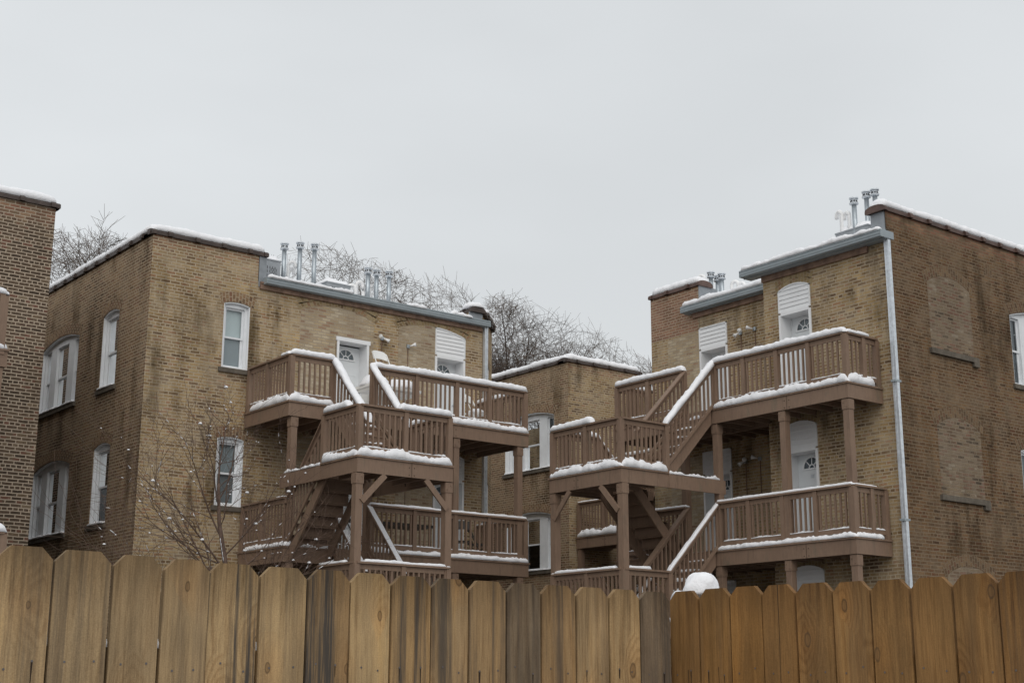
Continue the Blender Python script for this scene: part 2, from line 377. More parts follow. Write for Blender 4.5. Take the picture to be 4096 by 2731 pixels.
def tag(o, label, cat, group=None, kind=None):
    o['label'] = label
    if cat: o['category'] = cat
    if group: o['group'] = group
    if kind: o['kind'] = kind
    return o
def thing(name, loc, label, cat, group=None):
    o = bpy.data.objects.new(name, None); COL.objects.link(o); o.location = loc; o.empty_display_size = .2
    ORIG[o.name] = Vector(loc); return tag(o, label, cat, group)
class Fr:
    """a facade's own frame: u along it, w outward, z up"""
    def __init__(s, o, d, n): s.o, s.d, s.n = Vector((*o, 0)), Vector((*d, 0)).normalized(), Vector((*n, 0)).normalized()
    def __call__(s, u, w, z): return s.o + s.d * u + s.n * w + Vector((0, 0, z))

# ------------------------------------------------------------------ snow
def snow_strip(mb, path, width, height, seed=0, step=.05, rag=.25, drop=.0, ends=(1, 1), n=7):
    """a lying bank of snow along a path; height and edges wander, ends round off"""
    path = [Vector(p) for p in path]; P = []; T = 0
    L = [0]
    for a, b in zip(path, path[1:]): L.append(L[-1] + (b - a).length)
    tot = L[-1]; k = max(2, int(tot / step))
    vs = []
    for i in range(k + 1):
        t = tot * i / k; j = 0
        while j < len(L) - 2 and t > L[j + 1]: j += 1
        f = (t - L[j]) / max(1e-6, L[j + 1] - L[j]); p = path[j].lerp(path[j + 1], f)
        d = path[j + 1] - path[j]
        if 0 < j and f < .02: d = d.normalized() + (path[j] - path[j - 1]).normalized()
        sd = d.cross(Vector((0, 0, 1))).normalized()
        q = p * 1.0 + Vector((seed * 7.1, seed * 3.3, seed))
        h = height * (1 + rag * 1.1 * noise.noise(q * 1.7) + rag * .8 * noise.noise(q * 5.3) + rag * .75 * noise.noise(q * 15))
        wl = width / 2 * (1 + rag * .5 * noise.noise(q * 4 + Vector((9, 0, 0))) + rag * .25 * noise.noise(q * 14 + Vector((9, 0, 0))))
        wr = width / 2 * (1 + rag * .5 * noise.noise(q * 4 + Vector((0, 9, 0))) + rag * .25 * noise.noise(q * 14 + Vector((0, 9, 0))))
        rr = max(.06, height * .9)
        e0 = min(1, t / rr) if ends[0] else 1; e1 = min(1, (tot - t) / rr) if ends[1] else 1
        ee = math.sqrt(max(0, 1 - (1 - min(e0, e1)) ** 2)); h = max(.004, h * ee); ww = .55 + .45 * ee
        for m in range(n):
            a = math.pi * m / (n - 1); cx, cz = math.cos(a), math.sin(a) ** .62
            w = (wr if cx > 0 else wl) * ww
            jit = 1 + rag * .45 * noise.noise(q * 13 + Vector((m * 1.3, 0, 0)))
            vs.append(p + sd * (w * math.copysign(abs(cx) ** .8, cx)) + Vector((0, 0, h * cz * jit - (drop if m in (0, n - 1) else 0))))
    fs = []
    for i in range(k):
        for m in range(n - 1): fs.append((i * n + m, i * n + m + 1, (i + 1) * n + m + 1, (i + 1) * n + m))
        fs.append((i * n + n - 1, i * n, (i + 1) * n, (i + 1) * n + n - 1))
    fs.append(tuple(range(n))); fs.append(tuple(k * n + m for m in range(n - 1, -1, -1)))
    mb.faces(vs, fs, 0, True)
def snow_blob(mb, c, rx, ry, rz, seed=0, n=14, m=7):
    c = Vector(c); vs = []; fs = []
    for j in range(m + 1):
        th = math.pi / 2 * j / m
        for i in range(n):
            a = 2 * math.pi * i / n; d = Vector((math.cos(a) * math.cos(th) ** .9, math.sin(a) * math.cos(th) ** .9, math.sin(th)))
            k = 1 + .16 * noise.noise(d * 1.7 + Vector((seed, seed * 2, 0))) + .05 * noise.noise(d * 6 + Vector((seed, 0, 0)))
            vs.append(c + Vector((d.x * rx * k, d.y * ry * k, d.z * rz * k)))
    for j in range(m):
        for i in range(n): fs.append((j * n + i, j * n + (i + 1) % n, (j + 1) * n + (i + 1) % n, (j + 1) * n + i))
    fs.append(tuple(range(n - 1, -1, -1))); fs.append(tuple(m * n + i for i in range(n)))
    mb.faces(vs, fs, 0, True)

# ------------------------------------------------------------------ walls with openings
def arch_z(op, u):
    if not op.get('rise'): return op['z1']
    c, h = (op.get('au0', op['u0']) + op.get('au1', op['u1'])) / 2, (op.get('au1', op['u1']) - op.get('au0', op['u0'])) / 2
    return op['z1'] + op['rise'] * (1 - ((u - c) / h) ** 2)
def wall(mb, fr, u0, u1, z0, z1, ops=(), reveal=.26, top=None):
    us = {u0, u1}
    for o in ops:
        n = 8 if o.get('rise') else 1
        for i in range(n + 1): us.add(round(o['u0'] + (o['u1'] - o['u0']) * i / n, 5))
    us = sorted(us)
    for a, b in zip(us, us[1:]):
        mid = (a + b) / 2
        here = sorted([o for o in ops if o['u0'] < mid < o['u1']], key=lambda o: o['z0'])
        lo = (z0, z0)
        for o in here:
            mb.face([fr(a, 0, lo[0]), fr(b, 0, lo[1]), fr(b, 0, o['z0']), fr(a, 0, o['z0'])])
            lo = (arch_z(o, a), arch_z(o, b))
            r = o.get('reveal', reveal)
            mb.face([fr(a, 0, lo[0]), fr(b, 0, lo[1]), fr(b, -r, lo[1]), fr(a, -r, lo[0])])
            mb.face([fr(a, 0, o['z0']), fr(b, 0, o['z0']), fr(b, -r, o['z0']), fr(a, -r, o['z0'])])
        mb.face([fr(a, 0, lo[0]), fr(b, 0, lo[1]), fr(b, 0, z1), fr(a, 0, z1)])
    for o in ops:
        r = o.get('reveal', reveal)
        for u in (o['u0'], o['u1']):
            mb.face([fr(u, 0, o['z0']), fr(u, -r, o['z0']), fr(u, -r, arch_z(o, u)), fr(u, 0, arch_z(o, u))])
def panel(mb, fr, u0, u1, z0, z1fn, w, thick=.02, n=10):
    """flat panel with an arched top, standing w proud"""
    us = [u0 + (u1 - u0) * i / n for i in range(n + 1)]
    for a, b in zip(us, us[1:]):
        za, zb = z1fn(a), z1fn(b)
        mb.face([fr(a, w, z0), fr(b, w, z0), fr(b, w, zb), fr(a, w, za)])
        mb.face([fr(a, w, za), fr(b, w, zb), fr(b, w - thick, zb), fr(a, w - thick, za)])
    for u in (u0, u1): mb.face([fr(u, w, z0), fr(u, w - thick, z0), fr(u, w - thick, z1fn(u)), fr(u, w, z1fn(u))])
def arch_ring(mb, fr, op, thick=.23, w=.004, over=.10, rows=1):
    """rowlock bricks fanned over an opening: uv runs round the arch so the bricks stand on end"""
    n = 14; a0, a1 = op.get('au0', op['u0']) - over, op.get('au1', op['u1']) + over
    for i in range(n):
        ua, ub = a0 + (a1 - a0) * i / n, a0 + (a1 - a0) * (i + 1) / n
        za, zb = arch_z(op, ua) + .004, arch_z(op, ub) + .004
        c = (a0 + a1) / 2; k = .10
        ta, tb = ua + (ua - c) * k, ub + (ub - c) * k
        mb.face([fr(ua, w, za), fr(ub, w, zb), fr(tb, w, zb + thick), fr(ta, w, za + thick)], uv=[(0, ua), (0, ub), (thick, ub), (thick, ua)])

def window(b, fr, op, depth=.11, cols=None, blind_or_backing=None, lower='screen', wide=.075, sill=True, label=None, ssnow=None):
    """double-hung window set in an opening: frame > sashes, panes, blinds or dark room backings, sill"""
    u0, u1, z0, z1 = op['u0'], op['u1'], op['z0'], op['z1']; w = -depth
    f = MB(); zt = z1 - (.06 if not cols else .02)
    cols = cols or [(0, 1)]
    def filler(ua, ub):
        n = 8
        for i in range(n):
            a, c = ua + (ub - ua) * i / n, ua + (ub - ua) * (i + 1) / n
            f.hexa([fr(a, w - .05, zt), fr(c, w - .05, zt), fr(c, w + .045, zt), fr(a, w + .045, zt), fr(a, w - .05, arch_z(op, a)), fr(c, w - .05, arch_z(op, c)), fr(c, w + .045, arch_z(op, c)), fr(a, w + .045, arch_z(op, a))])
    filler(u0, u1)
    for q in (u0 + .0015, u1 - .0255): f.fbox(fr, q, q + .024, w + .046, -.012, z0 + .003, z1 - .002)
    for i in range(8):
        a, c = u0 + .03 + (u1 - u0 - .06) * i / 8, u0 + .03 + (u1 - u0 - .06) * (i + 1) / 8; za, zc = arch_z(op, a) - .004, arch_z(op, c) - .004
        f.hexa([fr(a, w + .046, za - .02), fr(c, w + .046, zc - .02), fr(c, -.012, zc - .02), fr(a, -.012, za - .02), fr(a, w + .046, za), fr(c, w + .046, zc), fr(c, -.012, zc), fr(a, -.012, za)])
    f.fbox(fr, u0, u0 + wide, w - .05, w + .045, z0, zt); f.fbox(fr, u1 - wide, u1, w - .05, w + .045, z0, zt)
    f.fbox(fr, u0 + wide, u1 - wide, w - .05, w + .05, z0, z0 + .05)
    iu0, iu1 = u0 + wide, u1 - wide; W = iu1 - iu0
    spans = [(iu0 + W * a, iu0 + W * c) for a, c in cols]
    for (a, c), (a2, c2) in zip(spans, spans[1:]): f.fbox(fr, c, a2, w - .05, w + .05, z0 + .05, zt)
    root = f.build('window', M_winfr, b)
    if label: root['label'] = label
    zm = (z0 + .05 + zt) / 2
    for a, c in spans:
        for j, (p, q, ww) in enumerate(((z0 + .05, zm + .02, w - .03), (zm - .02, zt, w - .005))):
            s = MB(); t = .04
            s.fbox(fr, a, a + t, ww - .03, ww, p, q); s.fbox(fr, c - t, c, ww - .03, ww, p, q)
            s.fbox(fr, a + t, c - t, ww - .03, ww, p, p + t); s.fbox(fr, a + t, c - t, ww - .03, ww, q - t, q)
            s.build('sash', M_winfr, root)
            g = MB(); g.face([fr(a + t, ww - .016, p + t), fr(c - t, ww - .016, p + t), fr(c - t, ww - .016, q - t), fr(a + t, ww - .016, q - t)])
            g.build('pane', M_glass, root)
            bm_ = (blind_or_backing[j] if blind_or_backing else None) or M_roomback  # no blind given: a dark sheet paints the room's darkness behind the pane
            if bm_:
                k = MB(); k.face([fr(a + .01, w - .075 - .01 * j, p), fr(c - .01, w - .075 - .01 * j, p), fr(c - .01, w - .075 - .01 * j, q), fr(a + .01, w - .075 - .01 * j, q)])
                k.build('blind_or_backing', bm_, root)
    if sill:
        s = MB(); s.fbox(fr, u0 - .07, u1 + .07, -.10, .05, z0 - .10, z0 - .003); s.build('sill', M_stone, root)
        if ssnow is not None: snow_strip(ssnow, [fr(u0 + .0, .0, z0 - .004), fr(u1 - .0, .0, z0 - .004)], .13, .05, z0 + u0, rag=.4)
    return root

def door(b, fr, u0, u1, zd, zt, siding_top=None, depth=.31, op=None, plate=False):
    """steel door with a fanlight, set deep in a white-clad opening; vinyl siding fills the old arch above"""
    f = MB(); t = .055; w = -depth
    f.fbox(fr, u0, u0 + t, -depth, .025, zd, zt); f.fbox(fr, u1 - t, u1, -depth, .025, zd, zt)
    if siding_top is None: f.fbox(fr, u0 - .03, u1 + .03, -depth, .03, zt, zt + .09)
    else: f.fbox(fr, u0 + t, u1 - t, -depth, .022, zt - .03, zt + .04)
    ctr = (u0 + u1) / 2
    d = MB(); d.fbox(fr, u0 + t, u1 - t, w - .045, w, zd, zt - .03)
    for (pa, pb) in ((.12, .62), (.72, 1.28)):
        for sgn in (-1, 1):
            a, c = sorted((ctr + sgn * .05, ctr + sgn * .27)); g = .018
            for (qa, qb, ra, rb) in ((a, c, pa, pa + g), (a, c, pb - g, pb), (a, a + g, pa + g, pb - g), (c - g, c, pa + g, pb - g)):
                d.fbox(fr, qa, qb, w, w + .007, zd + ra, zd + rb)
    root = d.build('door', M_door, b)
    f.build('door_frame', M_white, root)
    zb = zt - .32; R = .215
    g = MB(); n = 14
    g.face([fr(ctr + R * math.cos(math.pi * i / n), w + .006, zb + R * math.sin(math.pi * i / n)) for i in range(n + 1)])
    gl = g.build('fanlight', M_fan, root)
    q = MB()
    def arc(r, th):
        for i in range(n):
            a, c = math.pi * i / n, math.pi * (i + 1) / n
            pt = lambda rr, an, ww: fr(ctr + rr * math.cos(an), ww, zb + rr * math.sin(an))
            q.hexa([pt(r - th, a, w + .004), pt(r - th, c, w + .004), pt(r, c, w + .004), pt(r, a, w + .004), pt(r - th, a, w + .022), pt(r - th, c, w + .022), pt(r, c, w + .022), pt(r, a, w + .022)])
    arc(R + .03, .035); arc(.08, .022)
    q.fbox(fr, ctr - R - .03, ctr + R + .03, w + .004, w + .022, zb - .03, zb)
    for an in (45, 90, 135):
        a = rad(an); p0, p1 = fr(ctr + .075 * math.cos(a), w + .013, zb + .075 * math.sin(a)), fr(ctr + R * math.cos(a), w + .013, zb + R * math.sin(a))
        q.beam(p0, p1, .016, .016)
    q.build('fanlight_frame', M_white, root)
    h = MB(); hu = u0 + t + .07 if plate else u1 - t - .07
    h.lathe(fr(hu, w + .05, zd + .93), [(.018, -.02), (.03, 0), (.018, .02)], 10); h.fbox(fr, hu - .012, hu + .012, w, w + .05, zd + .92, zd + .94)
    h.build('handle', M_galv, root)
    if plate:
        k = MB(); k.fbox(fr, ctr - .05, ctr + .05, w, w + .006, zt - .52, zt - .45); k.build('mail_slot', M_galv, root)
    if siding_top:
        s = MB(); z = zt + .04; n = 8
        us = [u0 + (u1 - u0) * i / n for i in range(n + 1)]
        zmax = max(siding_top(u) for u in us)
        while z < zmax - .005:
            zz = min(z + .092, zmax)
            for a, c in zip(us, us[1:]):
                ta, tcc = min(zz, siding_top(a)), min(zz, siding_top(c))
                if ta > z or tcc > z:
                    ta, tcc = max(ta, z), max(tcc, z)
                    s.face([fr(a, .020, z), fr(c, .020, z), fr(c, .002, tcc), fr(a, .002, ta)])
                    s.face([fr(a, .020, z), fr(c, .020, z), fr(c, .0, z - .002), fr(a, .0, z - .002)])
            z = zz
        s.fbox(fr, u0, u0 + .03, -.02, .026, zt + .04, siding_top(u0)); s.fbox(fr, u1 - .03, u1, -.02, .026, zt + .04, siding_top(u1))
        for a, c in zip(us, us[1:]):
            s.hexa([fr(a, -.02, siding_top(a) - .025), fr(c, -.02, siding_top(c) - .025), fr(c, .026, siding_top(c) - .025), fr(a, .026, siding_top(a) - .025), fr(a, -.02, siding_top(a)), fr(c, -.02, siding_top(c)), fr(c, .026, siding_top(c)), fr(a, .026, siding_top(a))])
        s.build('siding_panel', M_white, root)
    return root
M_fan = simple('dark_fanlight_glass', (.10, .125, .14), .08, .6, var=.4, scale=9)

def coping(b, fr, u0, u1, z, back, snow=None, over=.05, mat=None, hubs=.62, h=.12, ends=(1, 1), seed=0, first=.3):
    """half-round clay wall coping with hub joints, laid along the wall head"""
    m = MB(); w0, w1 = over, -back - over; mid = (w0 + w1) / 2; hw = (w0 - w1) / 2
    def run(a, c, k, dz=0):
        n = 8; vs = []
        for u in (a, c):
            vs.append(fr(u, mid + hw * k, z - .012)); vs.append(fr(u, mid + hw * k, z + .045))
            for i in range(1, n): an = math.pi * i / n; vs.append(fr(u, mid + hw * k * math.cos(an), z + .045 + (h - .045) * k * math.sin(an)))
            vs.append(fr(u, mid - hw * k, z + .045)); vs.append(fr(u, mid - hw * k, z - .012))
        q = len(vs) // 2
        m.faces(vs, [(i, (i + 1) % q, q + (i + 1) % q, q + i) for i in range(q)] + [tuple(range(q)), tuple(range(2 * q - 1, q - 1, -1))])
    run(u0, u1, 1)
    u = u0 + first
    while u < u1 - .05: run(u, u + .10, 1.22); u += hubs
    for q, e in ((u0, ends[0]), (u1, ends[1])):
        if e: run(q - .05, q + .05, 1.12)
    o = m.build('coping', mat or M_coping, b)
    if snow is not None: snow_strip(snow, [fr(u0 - .02, mid, z + .08), fr(u1 + .02, mid, z + .08)], 2 * hw * .98, .19, seed, rag=.16, n=9)
    return o

# ------------------------------------------------------------------ setting: snowy ground
g = MB(); s_ = 600
g.face([(-s_, -s_, 0), (s_, -s_, 0), (s_, s_, 0), (-s_, s_, 0)])
def mk_ground():
    m = Mat('snow_darkened_to_cut_bounce', .9, .2); p = m.geo()
    f = m.noise(p, .55, 5, .65)
    m.col(m.mix(m.rng(f, .56, .66), m.mix(m.noise(p, 6., 4, .6), (.05, .048, .046), (.13, .12, .11)), (.84, .85, .87))); m.bump(m.noise(p, 4., 4, .6), .5, .05); return m.m  # dark asphalt tone added to the snow to cut light bounced onto walls
go = g.build('ground', mk_ground()); tag(go, 'snowy yard ground with dark asphalt patches added to weaken bounced light', None, kind='structure')

FB = Fr((0, 26.48), (1, 0), (0, -1)); FA = Fr((11.37, 0), (0, 1), (-1, 0)); FD = Fr((0, 16.16), (1, 0), (0, -1))
FC = Fr((22, 0), (0, 1), (-1, 0)); FCF = Fr((23, 0), (0, 1), (-1, 0)); FM = Fr((25.64, 0), (0, 1), (-1, 0)); FMD = Fr((0, 30.03), (1, 0), (0, -1))
FW = Fr((28.6, 0), (0, 1), (-1, 0)); FN = Fr((0, 26.48), (1, 0), (0, -1))
ROOF_SNOW = {}
def op(u0, u1, z0, z1, rise=0, **k): return dict(u0=u0, u1=u1, z0=z0, z1=z1, rise=rise, **k)
TRI = [(0, .165), (.335, .665), (.835, 1)]

# ------------------------------------------------------------------ left apartment building
def gutter(b, fr, u0, u1, z, out, prof='k'):
    m = MB(); pr = [(.0, z), (.0, z + .15), (.012, z + .15), (.012, z + .012)]
    sec = [(.02, z), (out - .03, z), (out, z + .06), (out, z + .105), (out + .012, z + .11), (out + .012, z + .14), (out - .006, z + .14), (out - .012, z + .012), (.02, z + .012)]
    vs = [fr(u, w, zz) for u in (u0, u1) for w, zz in sec]; n = len(sec)
    m.faces(vs, [(i, (i + 1) % n, n + (i + 1) % n, n + i) for i in range(n)])
    for u in (u0, u1): m.fbox(fr, u - .004, u + .004, .0, out + .006, z - .002, z + .137)
    m.fbox(fr, u0, u1, -.02, .02, z - .02, z + .16)
    return m.build('gutter', M_gutter, b)
def downspout(b, p, z0, z1, d=(1, 0), brackets=()):
    m = MB(); x, y = p; a, c = .05, .04
    sec = [(-a, -c), (-.015, -c), (-.01, -c + .012), (.01, -c + .012), (.015, -c), (a, -c), (a, c), (-a, c)]
    vs = [(x + (q if d[0] else r), y + (r if d[0] else q), z) for z in (z0, z1) for q, r in sec]; n = len(sec)
    m.faces(vs, [(i, (i + 1) % n, n + (i + 1) % n, n + i) for i in range(n)] + [tuple(range(n)), tuple(range(2 * n - 1, n - 1, -1))])
    o = m.build('downspout', M_galv, b)
    for z in brackets:
        k = MB(); k.box(x - .085, x + .085, y - .06, y + .055, z - .02, z + .02); k.build('bracket', M_gutter, o)
    return o

SL, SR, SM = MB(), MB(), MB()
lb = thing('apartment_building', (15.8, 26.48, 0), 'tan brick apartment building with six flue pipes on its roof, behind the bare young tree', 'building', 'brick apartment buildings round the courtyard')
ZD = [7.2, 4.3]
opsB = []
for k in (0, 2.9, 5.8): opsB.append(op(13.05, 13.67, 8.13 - k, 9.53 - k, .05))
for z in (7.2, 4.3, 1.4):
    opsB.append(op(15.84, 16.68, z, z + 1.95, reveal=.31)); opsB.append(op(18.51, 19.38, z, z + 1.97, reveal=.31))
m = MB()
wall(m, FB, 11.37, 13.82, 0, 10.72, opsB[:3]); wall(m, FB, 13.82, 19.9, 0, 10.14, opsB[3:])
opsA = []
for k in (0, 2.9, 5.8): opsA += [op(27.98, 28.85, 7.78 - k, 9.40 - k, .09), op(30.18, 32.48, 7.76 - k, 9.28 - k, .18)]
FCH = Fr((19.9, 26.48), (1, 1), (1, -1)); opsCH = [op(.55, 1.22, z + .6, z + 2.1, .09) for z in ZD]
wall(m, FCH, 0, 1.72, 0, 10.42, opsCH)
# rest of the shell
m.face([(21.1, 27.7, 0), (21.1, 45, 0), (21.1, 45, 10.4), (21.1, 27.7, 10.4)]); m.face([(11.37, 45, 0), (21.1, 45, 0), (21.1, 45, 10.4), (11.37, 45, 10.4)])
m.box(19.55, 19.9, 26.49, 26.9, 10.14, 10.42)
mh = MB(); mh.face([FB(13.82, 0, 10.14), FB(13.82, -.33, 10.14), FB(13.82, -.33, 10.72), FB(13.82, 0, 10.72)])
m.build('wall', M_buff, lb)
m = MB(); wall(m, FA, 26.48, 45, 0, 10.72, opsA); m.build('wall', M_side, lb)['label'] = 'dark soiled gangway side wall'
m = MB(); m.face([(11.4, 26.5, 10.15), (19.85, 26.5, 10.15), (21.05, 27.75, 10.16), (21.05, 45, 10.38), (11.4, 45, 10.38)]); m.fbox(FB, 11.4, 13.82, -.33, -.3, 10, 10.72); m.fbox(FA, 26.5, 45, -.33, -.3, 10, 10.72)
m.build('roof', M_roof, lb)
for i, o_ in enumerate(opsB[:3]):
    window(lb, FB, o_, .13, blind_or_backing=(M_blindg, M_blind) if i == 0 else (M_grey, M_blindg), wide=.085)
    a = MB(); arch_ring(a, FB, o_, .22, over=.07); a.build('arch', M_rowside, lb)
for i, o_ in enumerate(opsA):
    tri = i % 2
    window(lb, FA, o_, .13, cols=TRI if tri else None, blind_or_backing=(None, M_curtain if tri else M_grey), wide=.08 if tri else .055, ssnow=SL)
    a = MB(); arch_ring(a, FA, o_, .23, over=.08); a.build('arch', M_rowside, lb)
for o_ in opsCH:
    window(lb, FCH, o_, .08, blind_or_backing=(M_curtain, M_curtain), wide=.12)
    a = MB(); arch_ring(a, FCH, o_, .22); a.build('arch', M_rowbuff, lb)
for z in (7.2, 4.3, 1.4):
    big1, big2 = op(14.9, 16.8, 0, z + 2.50, .19), op(17.48, 19.42, 0, z + 2.50, .17)
    door(lb, FB, 15.84, 16.68, z, z + 1.94)
    door(lb, FB, 18.51, 19.38, z, z + 1.97, siding_top=lambda u, q=big2: arch_z(q, u))
    for q in (big1, big2):
        a = MB(); arch_ring(a, FB, q, .115, over=.05); arch_ring(a, FB, dict(q, z1=q['z1'] + .122), .115, over=.05); a.build('arch', M_rowbuff, lb)
    a = MB(); n = 12
    for lo_, hi_ in ((14.9, 15.8), (16.72, 16.8)): panel(a, FB, lo_, hi_, z, lambda u, q=big1: arch_z(q, u), .003, n=6)
    panel(a, FB, 15.8, 16.72, z + 2.045, lambda u, q=big1: arch_z(q, u), .003, n=6)
    panel(a, FB, 17.48, 18.50, z, lambda u, q=big2: arch_z(q, u), .003, n=8)
    a.build('infill', M_pale, lb)
m = MB(); m.fbox(FB, 13.86, 19.86, 0, .055, 9.97, 10.13); m.fbox(FB, 13.86, 19.86, .055, .075, 10.09, 10.125); m.build('cornice', M_cornice, lb)
gutter(lb, FB, 13.93, 20.0, 10.075, .20)
for q in ((13.83, 14.0, -.34, .012, 10.02, 10.72), (19.5, 19.89, -.02, .012, 10.16, 10.43)): m = MB(); m.fbox(FB, *q); m.build('flashing', M_flash, lb)
coping(lb, FB, 11.37, 13.97, 10.72, .33, SL, seed=1); coping(lb, FA, 26.55, 44, 10.72, .33, SL, seed=2)
coping(lb, Fr((19.9, 26.45), (0, 1), (1, 0)), 0, .45, 10.43, .36, None, over=.02, seed=3, hubs=9)
coping(lb, Fr((20.0, 26.5), (1, 1), (1, -1)), .0, 1.62, 10.40, .33, None, over=.03, seed=3, ends=(1, 0), hubs=.5)
snow_blob(SL, (19.72, 26.65, 10.55), .26, .3, .16, 3)
snow_strip(SL, [(20.0, 26.62, 10.5), (21.1, 27.7, 10.5)], .3, .1, 4)
downspout(lb, (19.96, 26.43), 0, 10.1, brackets=(8.0, 5.2))
# snow on the roof behind the gutter
def roof_snow(mb, pts, th, seed, nx=40, ny=8):
    a, b, c, d = [Vector(p) for p in pts]; vs = []
    for j in range(ny + 1):
        for i in range(nx + 1):
            p = a.lerp(b, i / nx).lerp(d.lerp(c, i / nx), j / ny)
            e = min(1, j / 1.0 + .25, )
            h = th * (1 + .5 * noise.noise(p * .9 + Vector((seed, 0, 0))) + .35 * noise.noise(p * 2.7 + Vector((seed, 0, 0))))
            vs.append(p + Vector((0, 0, max(.006, h) * (e if j else .25))))
    mb.faces(vs, [(j * (nx + 1) + i, j * (nx + 1) + i + 1, (j + 1) * (nx + 1) + i + 1, (j + 1) * (nx + 1) + i) for j in range(ny) for i in range(nx)], 0, True)
roof_snow(SL, [(13.95, 26.34, 10.205), (19.6, 26.34, 10.205), (19.6, 30, 10.27), (13.95, 30, 10.27)], .07, 2)
snow_strip(SL, [(13.95, 26.31, 10.21), (16.1, 26.31, 10.21)], .14, .075, 5, rag=.35); snow_strip(SL, [(17.6, 26.36, 10.2), (18.15, 26.36, 10.2)], .2, .11, 6, rag=.5); snow_strip(SL, [(18.85, 26.36, 10.2), (19.5, 26.36, 10.2)], .2, .09, 6, rag=.5)
tag(SL.build('snow', M_snow), 'snow lying along the coping and roof edge of the tan brick building with six flues', None, kind='stuff')

# ------------------------------------------------------------------ right apartment building
rb = thing('apartment_building', (24, 16.16, 0), 'brown brick apartment building with galvanised corner downspout and stepped roofline beside the tall porch', 'building', 'brick apartment buildings round the courtyard')
opsC = [op(18.11, 18.96, z, z + 1.98, reveal=.31) for z in (7.2, 4.3, 1.4)]
opsCF = [op(21.37, 22.24, z, z + 1.98, reveal=.31) for z in (7.2, 4.3, 1.4)]
m = MB()
wall(m, FC, 16.16, 19.37, 0, 10.16, opsC); wall(m, FCF, 19.37, 22.23, 0, 10.16, opsCF); wall(m, FCF, 22.23, 23.84, 0, 10.72)
m.face([(22, 19.37, 0), (23, 19.37, 0), (23, 19.37, 10.16), (22, 19.37, 10.16)])
m.face([(22, 19.37, 10.16), (23, 19.37, 10.16), (23, 19.37, 10.2), (22, 19.37, 10.2)])
m.face([(23, 23.84, 0), (45, 23.84, 0), (45, 23.84, 10.5), (23, 23.84, 10.5)]); m.face([(45, 16.16, 0), (45, 23.84, 0), (45, 23.84, 10.5), (45, 16.16, 10.5)])
m.build('wall', M_buff, rb)
m = MB(); opsD = [op(26.05, 28.35, 7.78 - k, 9.28 - k, .18) for k in (0, 2.9, 5.8)]
wall(m, FD, 22, 45, 0, 10.72, opsD);
m.build('wall', M_comm, rb)['label'] = 'plain brown side wall with bricked up windows'
m = MB(); m.face([(22.02, 16.2, 10.165), (22.02, 19.35, 10.165), (45, 19.35, 10.5), (45, 16.2, 10.5)]); m.face([(23.02, 19.35, 10.165), (23.02, 23.8, 10.165), (45, 23.8, 10.5), (45, 19.35, 10.5)])
m.fbox(FD, 22.05, 45, -.34, -.31, 10.1, 10.72); m.fbox(FCF, 22.23, 23.8, -.34, -.31, 10.1, 10.72); m.build('roof', M_roof, rb)
for z in (7.2, 4.3, 1.4):
    q = op(18.11, 18.96, 0, z + 2.47, .10); q2 = op(21.37, 22.24, 0, z + 2.50, 0)
    door(rb, FC, 18.11, 18.96, z, z + 1.96, siding_top=lambda u, q=q: arch_z(q, u), plate=True)
    door(rb, FCF, 21.37, 22.24, z, z + 1.96, siding_top=lambda u: z + 2.50)
    a = MB(); arch_ring(a, FC, q, .115, over=.05); arch_ring(a, FC, dict(q, z1=q['z1'] + .122), .115, over=.05); a.build('arch', M_rowbuff, rb)
    a = MB(); panel(a, FCF, 22.26, 23.28, z, lambda u: z + 2.42 + .03 * (23.28 - u), .003, n=6); a.build('infill', M_pale, rb)
    a = MB(); panel(a, FCF, 22.26, 23.83, z + 2.46, lambda u: min(10.70, z + 2.46 + 1.0) if z > 7 else z + 2.9, .003, n=2)
    if z > 7: a.build('infill', M_red, rb)['label'] = 'reddish rebuilt brick under the far parapet'
for k in (0, 2.9, 5.8):
    q = op(23.22, 24.65, 0, 9.50 - k, .20)
    a = MB(); panel(a, FD, 23.22, 24.65, 8.13 - k, lambda u, q=q: arch_z(q, u), .003); a.build('infill', M_patch, rb)['label'] = 'bricked up window opening with patchy paler bricks'
    a = MB(); arch_ring(a, FD, q, .22, over=.08); a.build('arch', M_rowlock, rb)
    a = MB(); a.fbox(FD, 23.16, 24.74, -.05, .06, 8.02 - k, 8.125 - k); a.fbox(FD, 24.56, 24.74, -.05, .065, 7.93 - k, 8.02 - k); a.build('sill', M_stone, rb)
    a = MB(); panel(a, FD, 25.24, 25.52, 10.0 - k, lambda u: 10.24 - k, .003, n=1); a.uv = [[(0, x) for x in (0, .28)] + [(.24, x) for x in (.28, 0)]] + a.uv[1:]
    if k == 0: a.build('arch', M_rowlock, rb)['label'] = 'small patch of upright bricks over an old vent'
for o_ in opsD:
    window(rb, FD, o_, .12, cols=TRI, blind_or_backing=(M_curtain, M_blindg), wide=.1)
    a = MB(); arch_ring(a, FD, o_, .23); a.build('arch', M_rowlock, rb)
m = MB(); m.fbox(FC, 16.6, 19.37, 0, .055, 9.96, 10.13); m.fbox(FC, 16.6, 19.37, .055, .075, 10.09, 10.125)
m.fbox(FCF, 19.38, 22.40, 0, .055, 9.97, 10.13); m.fbox(FCF, 19.38, 22.4, .055, .075, 10.09, 10.125); m.build('cornice', M_cornice, rb)
def eave(b, fr, u0, u1, z, out):
    m = MB(); m.fbox(fr, u0, u1, -.02, out - .13, z - .012, z + .02); m.build('soffit', M_gutter, b)
    fr2 = Fr((fr.o + fr.n * (out - .15))[:2], fr.d[:2], fr.n[:2])
    return gutter(b, fr2, u0, u1, z, .15)
eave(rb, FC, 16.04, 19.72, 10.10, .34); eave(rb, FCF, 19.40, 22.58, 10.10, .26)
